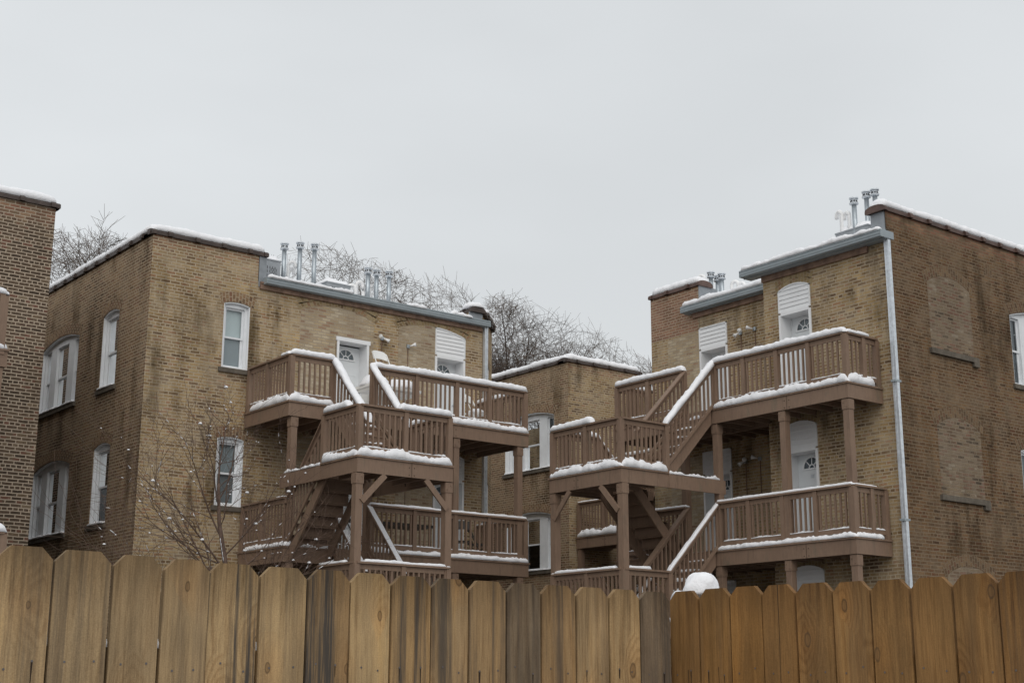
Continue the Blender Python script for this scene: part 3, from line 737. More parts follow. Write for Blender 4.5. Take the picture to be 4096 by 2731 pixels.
m = MB(); m.fbox(FC, 16.03, 16.05, -.06, .34, 10.09, 10.24); m.build('gutter', M_gutter, rb)['label'] = 'end face of the upper gutter'
m = MB(); m.fbox(FC, 16.17, 16.50, -.02, .012, 10.2, 10.74); m.build('flashing', M_flash, rb)
m = MB(); m.fbox(FCF, 22.20, 22.225, -.6, .01, 10.15, 10.74); m.build('flashing', M_flash, rb)
coping(rb, FD, 21.95, 44, 10.72, .33, SR, seed=11, mat=[M_copred], first=.75); coping(rb, FCF, 22.2, 23.80, 10.74, .33, SR, seed=12, mat=M_copred, hubs=.7)
downspout(rb, (21.93, 16.10), 0, 10.1, d=(0, 1), brackets=(7.27, 4.64))
roof_snow(SR, [(21.74, 16.1, 10.235), (21.74, 19.68, 10.235), (25, 19.3, 10.30), (25, 16.5, 10.30)], .09, 5)
roof_snow(SR, [(22.80, 19.45, 10.235), (22.80, 22.2, 10.235), (26, 22.2, 10.36), (26, 19.45, 10.36)], .11, 7)
snow_strip(SR, [(21.72, 16.05, 10.235), (21.72, 19.7, 10.235)], .17, .10, 8, rag=.4); snow_strip(SR, [(22.80, 19.5, 10.235), (22.80, 22.55, 10.235)], .17, .12, 9, rag=.3)
tag(SR.build('snow', M_snow), 'snow lying on the gutters, roof and coping of the brown building with the corner downspout', None, kind='stuff')

# ------------------------------------------------------------------ middle building
mbld = thing('apartment_building', (26.5, 30.03, 0), 'small looking far brick building at the back of the courtyard, between the two porches', 'building', 'brick apartment buildings round the courtyard')
opsM = [op(30.66, 32.96, 7.77 - k, 9.28 - k, .18) for k in (0, 2.9, 5.8)]
m = MB(); wall(m, FM, 30.03, 50, 0, 10.72, opsM); m.build('wall', M_side, mbld)['label'] = 'soot stained wall with triple windows'
m = MB(); wall(m, FMD, 25.64, 28.6, 0, 10.72); m.build('wall', M_buff, mbld)
m = MB(); wall(m, FW, 23.84, 30.03, 0, 10.1, [op(26.3, 27.1, z, z + 2.0) for z in (7.1, 4.2)])
m.face([(25.64, 50, 0), (45, 50, 0), (45, 50, 10.5), (25.64, 50, 10.5)]); m.face([(45, 23.84, 0), (45, 50, 0), (45, 50, 10.4), (45, 23.84, 10.4)])
m.build('wall', M_buff, mbld)
m = MB(); m.face([(25.7, 30.05, 10.3), (45, 30.05, 10.3), (45, 50, 10.5), (25.7, 50, 10.5)]); m.face([(28.6, 23.84, 10.1), (45, 23.84, 10.1), (45, 30.05, 10.3), (28.6, 30.05, 10.1)])
m.fbox(FMD, 25.7, 28.6, -.34, -.31, 10.1, 10.72); m.fbox(FM, 30.1, 50, -.34, -.31, 10.1, 10.72); m.build('roof', M_roof, mbld)
for o_ in opsM:
    window(mbld, FM, o_, .17, cols=TRI, blind_or_backing=(None, M_curtain), wide=.1, ssnow=SM)
    a = MB(); arch_ring(a, FM, o_, .23); a.build('arch', M_rowside, mbld)
for z in (7.1, 4.2): door(mbld, FW, 26.3, 27.1, z, z + 1.96)
coping(mbld, FM, 30.1, 48, 10.72, .33, SM, seed=21); coping(mbld, FMD, 25.64, 28.45, 10.72, .33, SM, seed=22)
tag(SM.build('snow', M_snow), 'snow on the coping of the far brick building between the porches', None, kind='stuff')

# ------------------------------------------------------------------ neighbour building at the far left
nb = thing('apartment_building', (6, 26.48, 0), 'dark brown brick building with pale mortar cut by the left edge of the picture', 'building', 'brick apartment buildings round the courtyard')
m = MB(); wall(m, FN, -6, 9.3, 0, 10.82); m.face([(9.3, 26.48, 0), (9.3, 45, 0), (9.3, 45, 10.82), (9.3, 26.48, 10.82)]); m.face([(-6, 45, 0), (9.3, 45, 0), (9.3, 45, 10.82), (-6, 45, 10.82)]); m.face([(-6, 26.48, 0), (-6, 45, 0), (-6, 45, 10.82), (-6, 26.48, 10.82)])
m.build('wall', M_dark, nb)
m = MB(); m.face([(-6, 26.5, 10.5), (9.3, 26.5, 10.5), (9.3, 45, 10.5), (-6, 45, 10.5)]); m.build('roof', M_roof, nb)
SN = MB()
coping(nb, FN, -6, 9.32, 10.82, .33, SN, seed=31, ends=(1, 1)); coping(nb, Fr((9.3, 0), (0, 1), (1, 0)), 26.55, 44, 10.82, .33, SN, seed=32)
tag(SN.build('snow', M_snow), 'snow on the coping of the dark brick building at the left edge', None, kind='stuff')

# ------------------------------------------------------------------ timber porches
BAL = {}
class Porch:
    def __init__(s, name, fr, loc, label, snow_label):
        s.fr, s.root = fr, thing(name, loc, label, 'porch', 'brown timber back porches'); s.o = Vector(loc)
        s.snow, s.nb, s.rest, s.sl = MB(), 0, MB(), snow_label; s.seed = RNG.uniform(0, 50)
    def part(s, name, mb, parent=None): return mb.build(name, M_paint, parent or s.root, s.o)
    def deck(s, u0, u1, w0, w1, z, snow=(), sh=.14, front_ext=None):
        fr = s.fr; m = MB()
        m.fbox(fr, u0 - .025, u1 + .025, w0, w1 + .025, z - .035, z)
        k = s.part('deck', m)
        f = MB(); a = .275
        f.fbox(fr, u0, u1, w1 - .045, w1, z - .035 - a, z - .036); f.fbox(fr, u0, u0 + .045, w0, w1 - .046, z - .035 - a, z - .036); f.fbox(fr, u1 - .045, u1, w0, w1 - .046, z - .035 - a, z - .036)
        u = u0 + .9 + RNG.random() * .6
        while u < u1 - .4:
            f.fbox(fr, u - .004, u + .004, w1 - .02, w1 + .0025, z - .035 - a, z - .037, 1)
            for q in (.06, .20): f.fbox(fr, u + .05, u + .066, w1 - .01, w1 + .006, z - .1 - q + .02, z - .1 - q + .036, 1); f.fbox(fr, u - .066, u - .05, w1 - .01, w1 + .006, z - .1 - q + .02, z - .1 - q + .036, 1)
            u += 2.1 + RNG.random() * .8
        f.build('fascia', [M_paint, M_seam], k, s.o)
        j = MB(); u = u0 + .4
        while u < u1 - .1: j.fbox(fr, u, u + .04, w0, w1 - .05, z - .035 - a + .03, z - .037); u += .41
        s.part('joist', j, k)
        for e in snow:
            (ua, wa), (ub, wb) = e[:2]; h = e[2] if len(e) > 2 else sh
            s.seed += 1.7; snow_strip(s.snow, [fr(ua, wa, z - .004), fr(ub, wb, z - .004)], .23, h, s.seed, step=.035, rag=.33, n=9)
        return k
    def sheet(s, u0, u1, w0, w1, z, h=.07):
        fr = s.fr; roof_snow(s.snow, [fr(u0, w0, z), fr(u1, w0, z), fr(u1, w1, z), fr(u0, w1, z)], h, s.seed, 24, 8)
    def post(s, u, w, z0, z1, t=.14, cap=False, brace=()):
        m = MB(); m.fbox(s.fr, u - t / 2, u + t / 2, w - t / 2, w + t / 2, z0, z1)
        if cap:
            for zc in cap:
                m.fbox(s.fr, u - t / 2 - .012, u + t / 2 + .012, w - t / 2 - .012, w + t / 2 + .012, zc - .20, zc - .01)
                for q in (-.04, .04): m.fbox(s.fr, u + q - .012, u + q + .012, w + t / 2 + .012, w + t / 2 + .022, zc - .12 + q, zc - .096 + q)
        return s.part('post', m)
    def brace(s, p, q):
        m = MB(); m.beam(s.fr(*p), s.fr(*q), .04, .11); s.part('brace', m)
    def rail(s, a, b, posts=(), h=.97, snow=.10, ends=(1, 1), caps=None, bal=True, t=.095, zs=None, sn=None, bot=True):
        """a: (u, w, z) deck level at one end, b: at the other; posts: fractions"""
        fr = s.fr; A, B = Vector(a), Vector(b); P = lambda f, dz: fr(*(A.lerp(B, f) + Vector((0, 0, dz))))
        slope = abs(A.z - B.z) > .05; m = MB()
        m.beam(P(0, h - .018), P(1, h - .018), .14, .036, plumb=slope)
        m.beam(P(0, h - .085), P(1, h - .085), .04, .10, plumb=slope)
        r = s.part('railing', m)
        if bot: m = MB(); m.beam(P(0, .13 if not slope else .12), P(1, .13 if not slope else .12), .04, .085, plumb=slope); s.part('bottom_rail', m, r)
        fs = ([0] if ends[0] else []) + list(posts) + ([1] if ends[1] else [])
        for f in fs:
            q = A.lerp(B, f); tt = t if 0 < f < 1 else .105; k = MB()
            k.fbox(fr, q.x - tt / 2, q.x + tt / 2, q.y - tt / 2, q.y + tt / 2, q.z - (.0 if 0 < f < 1 else .10), q.z + h - .036 - (.0 if not slope else .03)); s.part('post', k, r)
        if bal:
            L = Vector((B.x - A.x, B.y - A.y)).length; n = max(1, int(L / .118)); bh = h - .13 - .135 + (.0 if not slope else .02)
            for i in range(n):
                f = (i + .5) / n
                if any(abs(f - g_) * L < .07 for g_ in fs): continue
                lo = P(f, .11); s.nb += 1
                if s.nb <= 100:
                    key = round(bh, 3)
                    if key not in BAL:
                        bm_ = MB(); bm_.box(-.0175, .0175, -.0175, .0175, 0, bh + .03)
                        ob = bm_.build('baluster', M_paint, r, (0, 0, 0)); BAL[key] = ob.data
                    else: ob = bpy.data.objects.new('baluster', BAL[key]); COL.objects.link(ob); ob.parent = r
                    ob.location = lo - s.o
                else: s.rest.box(lo.x - .0175, lo.x + .0175, lo.y - .0175, lo.y + .0175, lo.z, lo.z + bh + .03)
        if snow:
            s.seed += 2.3; f0, f1 = sn or (0, 1)
            ext = .05 / max(.2, (B - A).length) if sn is None else 0
            snow_strip(s.snow, [P(f0 - ext, h - .002), P(f1 + ext, h - .002)], .165 if snow > .06 else .12, snow, s.seed, rag=.22 if not slope else .3, drop=.004, n=9)
            if bot and bal and not slope and snow > .02: s.seed += 1; snow_strip(s.snow, [P(.03, .172), P(.97, .172)], .05, .025, s.seed, step=.03, rag=.7)
        return r
    def stairs(s, ua, ub, wl, zl, wh, zh, snow=True):
        """flight from (wl, zl) up to (wh, zh); ua..ub across"""
        fr = s.fr; n = 7; rz = (zh - zl) / n; rw = (wh - wl) / n; t = .032; body = MB()
        lo, top = [], []
        for i in range(n):
            w0, w1 = wl + rw * i, wl + rw * (i + 1); z = zl + rz * i
            if i: top += [(w0 - rw * .12, z), ]
            top += [(w1 - rw * 0.0, z)] if i else [(w1, z)]
            top += [(w1, z + rz)] if i == n - 1 else [(w1, z + rz - t), (w1 - rw * .12, z + rz - t)]
        sg = 1 if rw > 0 else -1
        low = [(w + .028 * sg, z - (t if i % 1 == 0 else 0)) for i, (w, z) in enumerate(top)]
        ring = top + low[::-1]; m_ = len(ring)
        for k in range(len(top) - 1):
            (wa, za), (wb_, zb_) = top[k], top[k + 1]
            body.face([fr(ua + .04, wa, za), fr(ub - .04, wa, za), fr(ub - .04, wb_, zb_), fr(ua + .04, wb_, zb_)])
            (wa, za), (wb_, zb_) = low[k], low[k + 1]
            body.face([fr(ua + .04, wa, za), fr(ub - .04, wa, za), fr(ub - .04, wb_, zb_), fr(ua + .04, wb_, zb_)])
        k = s.part('stair_flight', body)
        for u in (ua + .02, ub - .02):
            q = MB(); q.beam(fr(u, wl, zl - .12), fr(u, wh, zh - .17), .04, .30, plumb=True); s.part('stringer', q, k)
        if snow:
            for i in range(1, n):
                w0 = wl + rw * (i + .45); s.seed += 1
                snow_strip(s.snow, [fr(ua + .12 + RNG.random() * .1, w0, zl + rz * i), fr(ub - .08 - RNG.random() * .25, w0, zl + rz * i)], .13, .05, s.seed, rag=.8)
        return k
    def done(s):
        if s.rest.v: o = s.rest.build('baluster', M_paint, s.root, s.o); o['kind'] = 'stuff'
        tag(s.snow.build('snow', M_snow), s.sl, None, kind='stuff')

def tier(p, z, u0, u1, wf, wb, land, up, dn, posts_hi, posts_lo, first, snow, flip, posts=True):
    """one storey: deck at z, landing half a storey below it, a flight up to this deck and one down to the deck below.
    flip: the up flight is on the low-u side."""
    lu0, lu1, lw0, lw1 = land; zl = z - 1.45; hi = snow
    ds = []
    dh = .165 if first else .095
    lim0, lim1 = (up[0] - .02, up[1] + .02)
    if flip: ds += [((u0 - .02, wf - .085), (lim0 - .0, wf - .085), dh)]
    else: ds += [((u0 - .02, wf - .085), (lim0, wf - .085), dh), ((lim1, wf - .085), (u1 + .01, wf - .085), dh)]
    for (uu) in ((u0 + .085) if True else 0,): ds.append(((uu, .2 + wb), (uu, wf + .0), dh * 1.05))
    p.deck(u0, u1, wb, wf, z, ds)
    p.sheet(u0 + .15, u1 - .1, wb + .1, wf - .3, z, .05)
    p.deck(lu0, lu1, lw0, lw1, zl, [((lu0 - .02, lw1 - .085), (lu1 + .01, lw1 - .085), dh * 1.05), ((lu0 + .085, lw0), (lu0 + .085, lw1 + .01), dh)])
    for uu in (lu0, lu1 - .045):
        uu += -.006 if uu == lu0 else .006; m = MB(); m.fbox(p.fr, uu, uu + .045, wf - .22, lw0 - .002, zl - .31, zl - .03); p.part('beam', m)
    snow_strip(p.snow, [p.fr(lu0 + .03, lw0, zl - .03), p.fr(lu0 + .03, wf - .1, zl - .03)], .08, .06, p.seed + 3, rag=.8)
    p.stairs(up[0], up[1], lw0 - .004, zl, wf + .03, z); p.stairs(dn[0], dn[1], lw0 - .004, zl, wf + .03, z - 2.9, snow=False)
    i_ = .06
    # deck rails
    if flip:
        p.rail((u0 + i_, wf - i_, z), (up[0] - .05, wf - i_, z), posts_hi, snow=hi)
        p.rail((up[1] + .05, wf - i_, z), (u1 - i_, wf - i_, z), posts_lo, snow=hi)
    else:
        if first: p.rail((u0 + i_, wf - i_, z), (up[0] - .05, wf - i_, z), (), snow=hi)
        p.rail((up[1] + .05, wf - i_, z), (u1 - i_, wf - i_, z), posts_hi, snow=hi)
    p.rail((u0 + i_, wb + .06, z), (u0 + i_, wf - i_, z), (.45,), snow=hi * .5, ends=(1, 0), sn=(.25, 1.) if flip else (.8, 1.0))
    # up-flight rails and landing rails
    p.rail((up[0] - .03, lw0, zl), (up[0] - .03, wf - .05, z), ends=(0, 0), snow=hi if first or flip else .03, h=.96)
    p.rail((up[1] + .03, lw0, zl), (up[1] + .03, wf - .05, z), ends=(0, 0), snow=(0 if flip else hi if first else .012), h=.96)
    p.rail((lu0 + i_, lw0, zl), (lu0 + i_, lw1 - i_, zl), (), snow=(0 if first else hi) if flip else hi, sn=(.4, .9) if flip else (.0, .75), ends=(1, 0))
    p.rail((lu0 + i_, lw1 - i_, zl), (lu1 - i_, lw1 - i_, zl), (.5,), snow=hi, sn=(.38, 1.03) if flip and first else (.42, 1.02) if first else (.08, .98))
    p.rail((lu1 - i_, lw0, zl), (lu1 - i_, lw1 - i_, zl), (), snow=hi, ends=(1, 0))
    p.rail((dn[0] - .02 if not flip else dn[1] + .02, lw0, zl), (dn[0] - .02 if not flip else dn[1] + .02, wf, z - 2.9), snow=hi * .6 if flip else .02, ends=(0, 0))
    p.rail((u1 - i_, wb + .06, z), (u1 - i_, wf - i_, z), (.5,), snow=hi * .8, ends=(1, 0))
    # braces under the landing
    for a, c in (((lu0 + .12, lw1 - .02), (lu0 + .62, lw1 - .02)), ((lu1 - .12, lw1 - .02), (lu1 - .62, lw1 - .02))):
        p.brace((a[0], a[1], zl - .84), (c[0], c[1], zl - .32))

def full_porch(name, fr, loc, label, snl, u0, u1, wf, wb, land, up, dn, ph, pl, deckposts, flip, tiers=(7.2, 4.3), extra=None):
    p = Porch(name, fr, loc, label, snl)
    tier(p, tiers[0], u0, u1, wf, wb, land, up, dn, ph, pl, True, .125, flip)
    tier(p, tiers[1], u0, u1, wf, wb, land, up, dn, ph, pl, False, .055, flip)
    for u in deckposts: p.post(u, wf - .10, 0, tiers[0] - .315, cap=(tiers[0] - .315, tiers[1] - .315))
    for u in (land[0] + .075, land[1] - .075): p.post(u, land[3] - .10, 0, tiers[0] - 1.45 - .315, .145, cap=(tiers[0] - 1.765,))
    if extra: extra(p)
    p.done(); return p

PL = full_porch('timber_porch', FB, (16.7, 24.6, 0), 'brown timber porch and stairs on the tan building, white folding chair on its top deck', 'snow lying on the rails and deck edges of the porch below the six flues',
    13.64, 19.80, 1.90, .02, (13.63, 15.79, 3.25, 4.56), (14.72, 15.60), (13.76, 14.66), (.27, .53, .75), (), (13.80, 15.62, 17.82, 19.58), False)
PR = full_porch('timber_porch', FC, (20.6, 18.5, 0), 'brown timber porch and stairs on the brown building beside the galvanised downspout', 'snow lying on the rails and deck edges of the porch beside the galvanised downspout',
    16.46, 22.95, 1.06, .02, (19.86, 22.02, 2.45, 3.72), (19.96, 20.76), (20.86, 21.94), (.26, .5, .76), (.52,), (16.56, 18.12, 19.93, 20.86, 22.85), True, extra=lambda p: [p.deck(19.40, 22.95, -.98, -.01, z) for z in (7.2, 4.3)])

# porch at the back of the courtyard
p = Porch('timber_porch', FW, (27.5, 28, 0), 'brown timber porch deep in the courtyard, seen between the posts of the nearer one', 'snow on the small porch deep in the courtyard')
for z, lz in ((7.15, 5.70), (4.25, 2.8)):
    p.deck(25.2, 29.9, .02, 1.15, z, [((25.2, 1.06), (29.9, 1.06), .14)]); p.deck(27.8, 29.98, 1.5, 2.73, lz, [((27.8, 2.65), (29.98, 2.65), .2)])
    p.rail((25.3, 1.08, z), (27.2, 1.08, z), (.5,)); p.rail((28.2, 1.08, z), (29.85, 1.08, z), (.5,)); p.rail((27.86, 2.67, lz), (29.92, 2.67, lz), (.5,), snow=.04)
    p.stairs(27.25, 28.1, 1.6, lz, 1.18, z); p.rail((28.15, 2.3, lz), (28.15, 1.1, z), ends=(0, 0))
for u, w in ((25.3, 1.05), (27.2, 1.05), (29.8, 1.05), (27.9, 2.63), (29.9, 2.63)): p.post(u, w, 0, 6.8 if w < 2 else 5.4)
p.done()

# porch of the neighbour building: only its end shows at the edge of the picture
p = Porch('timber_porch', FN, (5, 24, 0), 'end of a brown timber porch cut off by the left edge of the picture', 'snow on the porch end at the left edge of the picture')
for z in (7.2, 4.3):
    p.deck(3.4, 7.74, .02, 2.68, z, [((3.4, 2.59), (7.75, 2.59), .17), ((7.66, .3), (7.66, 2.6), .16)])
    p.rail((3.5, 2.62, z), (7.62, 2.62, z), (.33, .66), snow=.12); p.rail((7.62, .1, z), (7.62, 2.62, z), (.5,), ends=(1, 0))
    p.post(7.60, 2.62, z - .1, z + .93, .15)
    p.post(7.62, 2.58, z - 2.9, z - .32)
p.deck(5.0, 7.1, 4.1, 5.4, 2.85); p.rail((5.1, 5.34, 2.85), (7.04, 5.34, 2.85), (.5,), snow=.12); p.post(7.0, 5.3, 0, 3.78, .15)
p.post(5.1, 5.3, 0, 3.78); p.done()

# ------------------------------------------------------------------ board fences
def fence(name, label, run, edges, specs, rails):
    """run(u) -> (point, along, outward); edges: board edges along u"""
    a0, a1 = edges[0], edges[-1]
    pt, along, outw = run
    root = thing(name, pt((a0 + a1) / 2, 0, 0), label, 'fence', 'board fences round the yard')
    for i, (ea, eb) in enumerate(zip(edges, edges[1:])):
        tone, stn, warm, dz = specs[i]
        ga, gb = ea + .0024 + RNG.random() * .0022, eb - .0024 - RNG.random() * .0022
        top = dz; m = MB(); c = .029; t = .017; lean = RNG.uniform(-.002, .002)
        prof = [(ga, .05), (gb, .05), (gb, top - c), (gb - c, top), (ga + c, top), (ga, top - c)]
        q = RNG.uniform(0, .004); w0, w1 = q - t, q
        n = len(prof); fr_ = [pt(u + lean * z, w1, z) for u, z in prof]; bk = [pt(u + lean * z, w0, z) for u, z in prof]
        m.face(fr_, [(u - ga, z) for u, z in prof]); m.face(bk[::-1], [(u - ga, z) for u, z in prof][::-1])
        for k in range(n):
            l = (k + 1) % n; (ua, za), (ub, zb) = prof[k], prof[l]
            m.face([fr_[k], bk[k], bk[l], fr_[l]], [(ua - ga, za), (ua - ga + .017, za), (ub - ga + .017, zb), (ub - ga, zb)])
        for zr in (1.61, .95, .35):
            for un in (ga + .035 + RNG.uniform(-.008, .008), gb - .035 + RNG.uniform(-.008, .008)):
                zz = zr + RNG.uniform(-.012, .012)
                ctr = [pt(un + .0032 * math.cos(2 * math.pi * k / 7), w1 + .0012, zz + .0032 * math.sin(2 * math.pi * k / 7)) for k in range(7)]
                m.face(ctr, [(0, 0)] * 7, 1)
                if RNG.random() < .45 * stn + .12:
                    hw_, ln = RNG.uniform(.0015, .004), RNG.uniform(.02, .075)
                    m.face([pt(un - hw_, w1 + .0008, zz), pt(un + hw_, w1 + .0008, zz), pt(un + hw_ * .3, w1 + .0008, zz - ln), pt(un - hw_ * .5, w1 + .0008, zz - ln * .9)], [(0, 0)] * 4, 2)
        if RNG.random() < (.35 if warm > .5 else .2):
            uc = RNG.uniform(ga + .03, gb - .03); z0_ = RNG.uniform(1.2, 1.5); z1_ = top if RNG.random() < .6 else z0_ + .2; n_ = 9
            for k in range(n_):
                za, zb = z0_ + (z1_ - z0_) * k / n_, z0_ + (z1_ - z0_) * (k + 1) / n_; fa, fb = uc + .004 * noise.noise(Vector((za * 6, i, 0))), uc + .004 * noise.noise(Vector((zb * 6, i, 0)))
                ha, hb = .0011 * (k / n_ + .2), .0011 * ((k + 1) / n_ + .2)
                m.face([pt(fa - ha, w1 + .0007, za), pt(fa + ha, w1 + .0007, za), pt(fb + hb, w1 + .0007, zb), pt(fb - hb, w1 + .0007, zb)], [(0, 0)] * 4, 2)
        b = m.build('board', [M_board, M_nail, M_seam], root)
        b['tone'], b['stain'], b['warm'] = tone, stn, warm
    for zr in (1.61, .95, .35):
        m = MB(); m.faces([pt(u, w, z) for u in (a0, a1) for w, z in ((-.018, zr - .045), (-.056, zr - .045), (-.056, zr + .045), (-.018, zr + .045))], [(0, 1, 2, 3), (7, 6, 5, 4), (0, 4, 5, 1), (1, 5, 6, 2), (2, 6, 7, 3), (3, 7, 4, 0)])
        m.build('rail', M_rail, root)
    for u in (a0 + .3, (a0 + a1) / 2 + .15, a1 - .06):
        m = MB(); m.faces([pt(u + du, w, z) for z in (0, 1.80) for du, w in ((-.045, -.06), (.045, -.06), (.045, -.15), (-.045, -.15))], [(3, 2, 1, 0), (4, 5, 6, 7), (0, 1, 5, 4), (1, 2, 6, 5), (2, 3, 7, 6), (3, 0, 4, 7)])
        m.build('post', M_rail, root)
    return root
YF = 3.47
eL = [x * YF for x in (.371, .415, .454, .493, .536, .578, .618, .658, .699, .739, .780, .820, .861, .901, .941, .982)]
tops = [.0985, .0978, .0968, .0960, .0951, .0947, .0947, .0942, .0938, .0935, .0936, .0934, .0935, .0936, .0934, .0932]
spL = [(.3, .3, .02), (.35, .35, 0), (.35, .15, 0), (.3, .25, 0), (.15, 1., .0), (.1, .25, .0), (.3, .8, .35), (0, .12, .0), (.1, .75, .4), (.35, .65, .2), (.3, .6, .3), (.8, .35, .0), (.35, .55, .4), (.25, .2, .1), (.05, .15, .1), (.95, .5, 0), (.3, .3, .15)]
pitch = .1415
edges = [eL[0] - pitch * k for k in range(12, 0, -1)] + eL
n0 = 11
sp = []
for i in range(len(edges) - 1):
    j = i - n0
    if j < 0: sp.append((RNG.random() * .5, RNG.random() * .6, RNG.random() * .2, 1.55 + YF * .0992 + RNG.uniform(-.004, .004)))
    else:
        j = min(j, len(spL) - 1); sp.append((*spL[j], 1.55 + YF * tops[min(j, len(tops) - 1)]))
fence('board_fence', 'weathered greyish tan dog eared board fence in front of the tan building', (lambda u, w, z: Vector((u, YF - w, z)), None, None), edges, sp, None)
eR = [x * YF for x in (1.0, .979, .938, .897, .857, .815, .774, .734, .693, .651)]
XF = 3.44
eR = [x * XF for x in (1.019, .979, .938, .897, .857, .815, .774, .734, .693, .651)]
edR = sorted(eR + [eR[-1] - pitch * k for k in range(1, 14)])
topR = [.0953, .0957, .0955, .0948, .0941, .0930, .0922, .0917, .0921, .0916]
sp = []
nR = len(edR) - 1
for i in range(nR):
    j = nR - 1 - i
    tn = [.35, .2, .25, .45, .3, .25, .2, .3, .35, .6, .55][j] if j < 11 else RNG.random() * .5
    tz = topR[j] if j < len(topR) else .0915
    sp.append((tn, [.1, .15, .05, .05, .1, .15, .05, .05, .1, .25][j] if j < 10 else .2, .8 + RNG.random() * .2, 1.55 + XF * tz))
fence('board_fence', 'newer golden brown board fence running off to the right', (lambda u, w, z: Vector((XF - w, u, z)), None, None), edR, sp, None)
SF = MB()
snow_blob(SF, (3.545, 3.455, 1.868), .064, .064, .084, 4, 24, 12); snow_strip(SF, [(3.545, 3.60, 1.855), (3.53, 3.545, 1.885)], .03, .02, 3, step=.01)
snow_strip(SF, [(1.78, 3.495, 1.835), (1.81, 3.495, 1.822)], .02, .012, 5, step=.008); snow_strip(SF, [(1.2, 3.5, 1.655), (3.3, 3.5, 1.655)], .04, .025, 6)
tag(SF.build('snow', M_snow), 'rounded snow mound and crumbs on the corner post where the two board fences meet', None, kind='stuff')

# ------------------------------------------------------------------ roof fittings
def flue(p, z0, z1, label, group, r=.052, gate=.098):
    t = MB(); t.tube([(p[0], p[1], z0), (p[0], p[1], z1 - .06)], r, 14)
    o = t.build('flue_pipe', M_flue, None, (p[0], p[1], z0)); tag(o, label, 'flue pipe', group)
    c = MB(); c.lathe((p[0], p[1], z1), [(r, -.14), (gate * .95, -.125), (gate, -.10), (r * 1.15, -.092), (r * 1.15, -.02), (gate * .98, -.012), (gate, .012), (gate * .55, .03), (.01, .036)], 18); c.build('cap', M_galv, o)
    k = MB()
    for a in range(8):
        an = 2 * math.pi * a / 8; x, y = p[0] + r * 1.16 * math.cos(an), p[1] + r * 1.16 * math.sin(an)
        k.box(x - .012, x + .012, y - .012, y + .012, z1 - .078, z1 - .045)
    k.build('vent_slot', M_dk, o)
    f = MB(); f.lathe((p[0], p[1], z0), [(r * 1.9, 0), (r * 1.7, .03), (r * 1.05, .14), (r * 1.02, .15)], 14); f.build('flashing', M_roof, o)
    return o
GL, GR = 'six galvanised flues on the left roof', 'galvanised flues on the right roofs'
z_l = lambda y: 10.15 + (y - 26.5) * .0124
for (x, y, zt, lab) in ((14.82, 27.2, 11.36, 'tall galvanised flue pipe standing next to the louvred condenser'), (15.22, 27.2, 11.46, 'middle one of the three tall flue pipes on the left roof'), (15.60, 27.2, 11.50, 'tall flue pipe beside the low snow covered condenser'),
                       (17.06, 27.2, 11.21, 'first flue pipe of the shorter group, closest to the curved white vents'), (17.30, 27.2, 11.20, 'middle flue pipe of the shorter three on the left roof'), (17.65, 27.2, 11.23, 'last flue pipe of the shorter group, towards the downspout')):
    flue((x, y), z_l(y), zt, lab, GL)
for (x, y, zt, lab) in ((22.8, 17.5, 11.51, 'lone tall flue pipe beside two hooked white vents on the high roof'), (23.6, 17.78, 11.91, 'flue pipe just left of another behind the parapet snow'), (23.6, 17.56, 11.90, 'rightmost flue pipe behind the parapet of the high roof'),
                       (23.8, 22.58, 11.28, 'flue pipe beside the far parapet end on the lower roof'), (24.1, 22.65, 11.26, 'half hidden flue pipe between two others on the lower roof'), (23.8, 22.23, 11.16, 'right flue pipe of three on the lower roof')):
    flue((x, y), 10.17, zt, lab, GR)
def hook(p, z0, z1, d, label, group, r=.03, span=.17):
    d = Vector((*d, 0)).normalized(); b = Vector((p[0], p[1], 0)); pts = [b + Vector((0, 0, z0)), b + Vector((0, 0, z1 - span / 2))]
    for i in range(1, 8):
        a = math.pi * i / 7; pts.append(b + d * (span / 2 * (1 - math.cos(a))) + Vector((0, 0, z1 - span / 2 + span / 2 * math.sin(a))))
    pts.append(pts[-1] - Vector((0, 0, .05)))
    m = MB(); m.tube(pts, r, 10); tag(m.build('vent_pipe', M_pvc, None, (p[0], p[1], z0)), label, 'vent pipe', group)
GV = 'hooked white plastic vents on the roofs'
for x, y, zt, d, lab in ((15.02, 27.35, 11.02, (1, -.3), 'hooked white vent between the first two tall flues'), (15.10, 27.5, 10.94, (1, .2), 'lower hooked white vent behind the second tall flue'),
                         (16.72, 27.2, 10.73, (-1, .2), 'hooked white vent bending left beside the low condenser'), (16.78, 27.25, 10.85, (1, 0), 'taller hooked white vent before the shorter flues'), (17.0, 27.3, 10.74, (1, .5), 'white vent stub at the foot of the first short flue'), (17.18, 27.3, 10.84, (1, .3), 'hooked white vent between the first two short flues')):
    hook((x, y), z_l(y), zt, d, lab, GV, .042)
for x, y, zt, d, lab in ((22.8, 17.84, 11.34, (.3, 1), 'left of two hooked white vents on the high roof'), (22.8, 17.64, 11.27, (.3, 1), 'right of two hooked white vents on the high roof'),
                         (23.8, 21.92, 10.90, (.3, -1), 'taller hooked white vent on the lower right roof'), (23.8, 21.72, 10.82, (.3, -1), 'lower hooked white vent on the lower right roof'), (23.9, 23.1, 11.33, (.3, -1), 'hooked white vent peeping over the far parapet snow')):
    hook((x, y), 10.17, zt, d, lab, GV, .042)
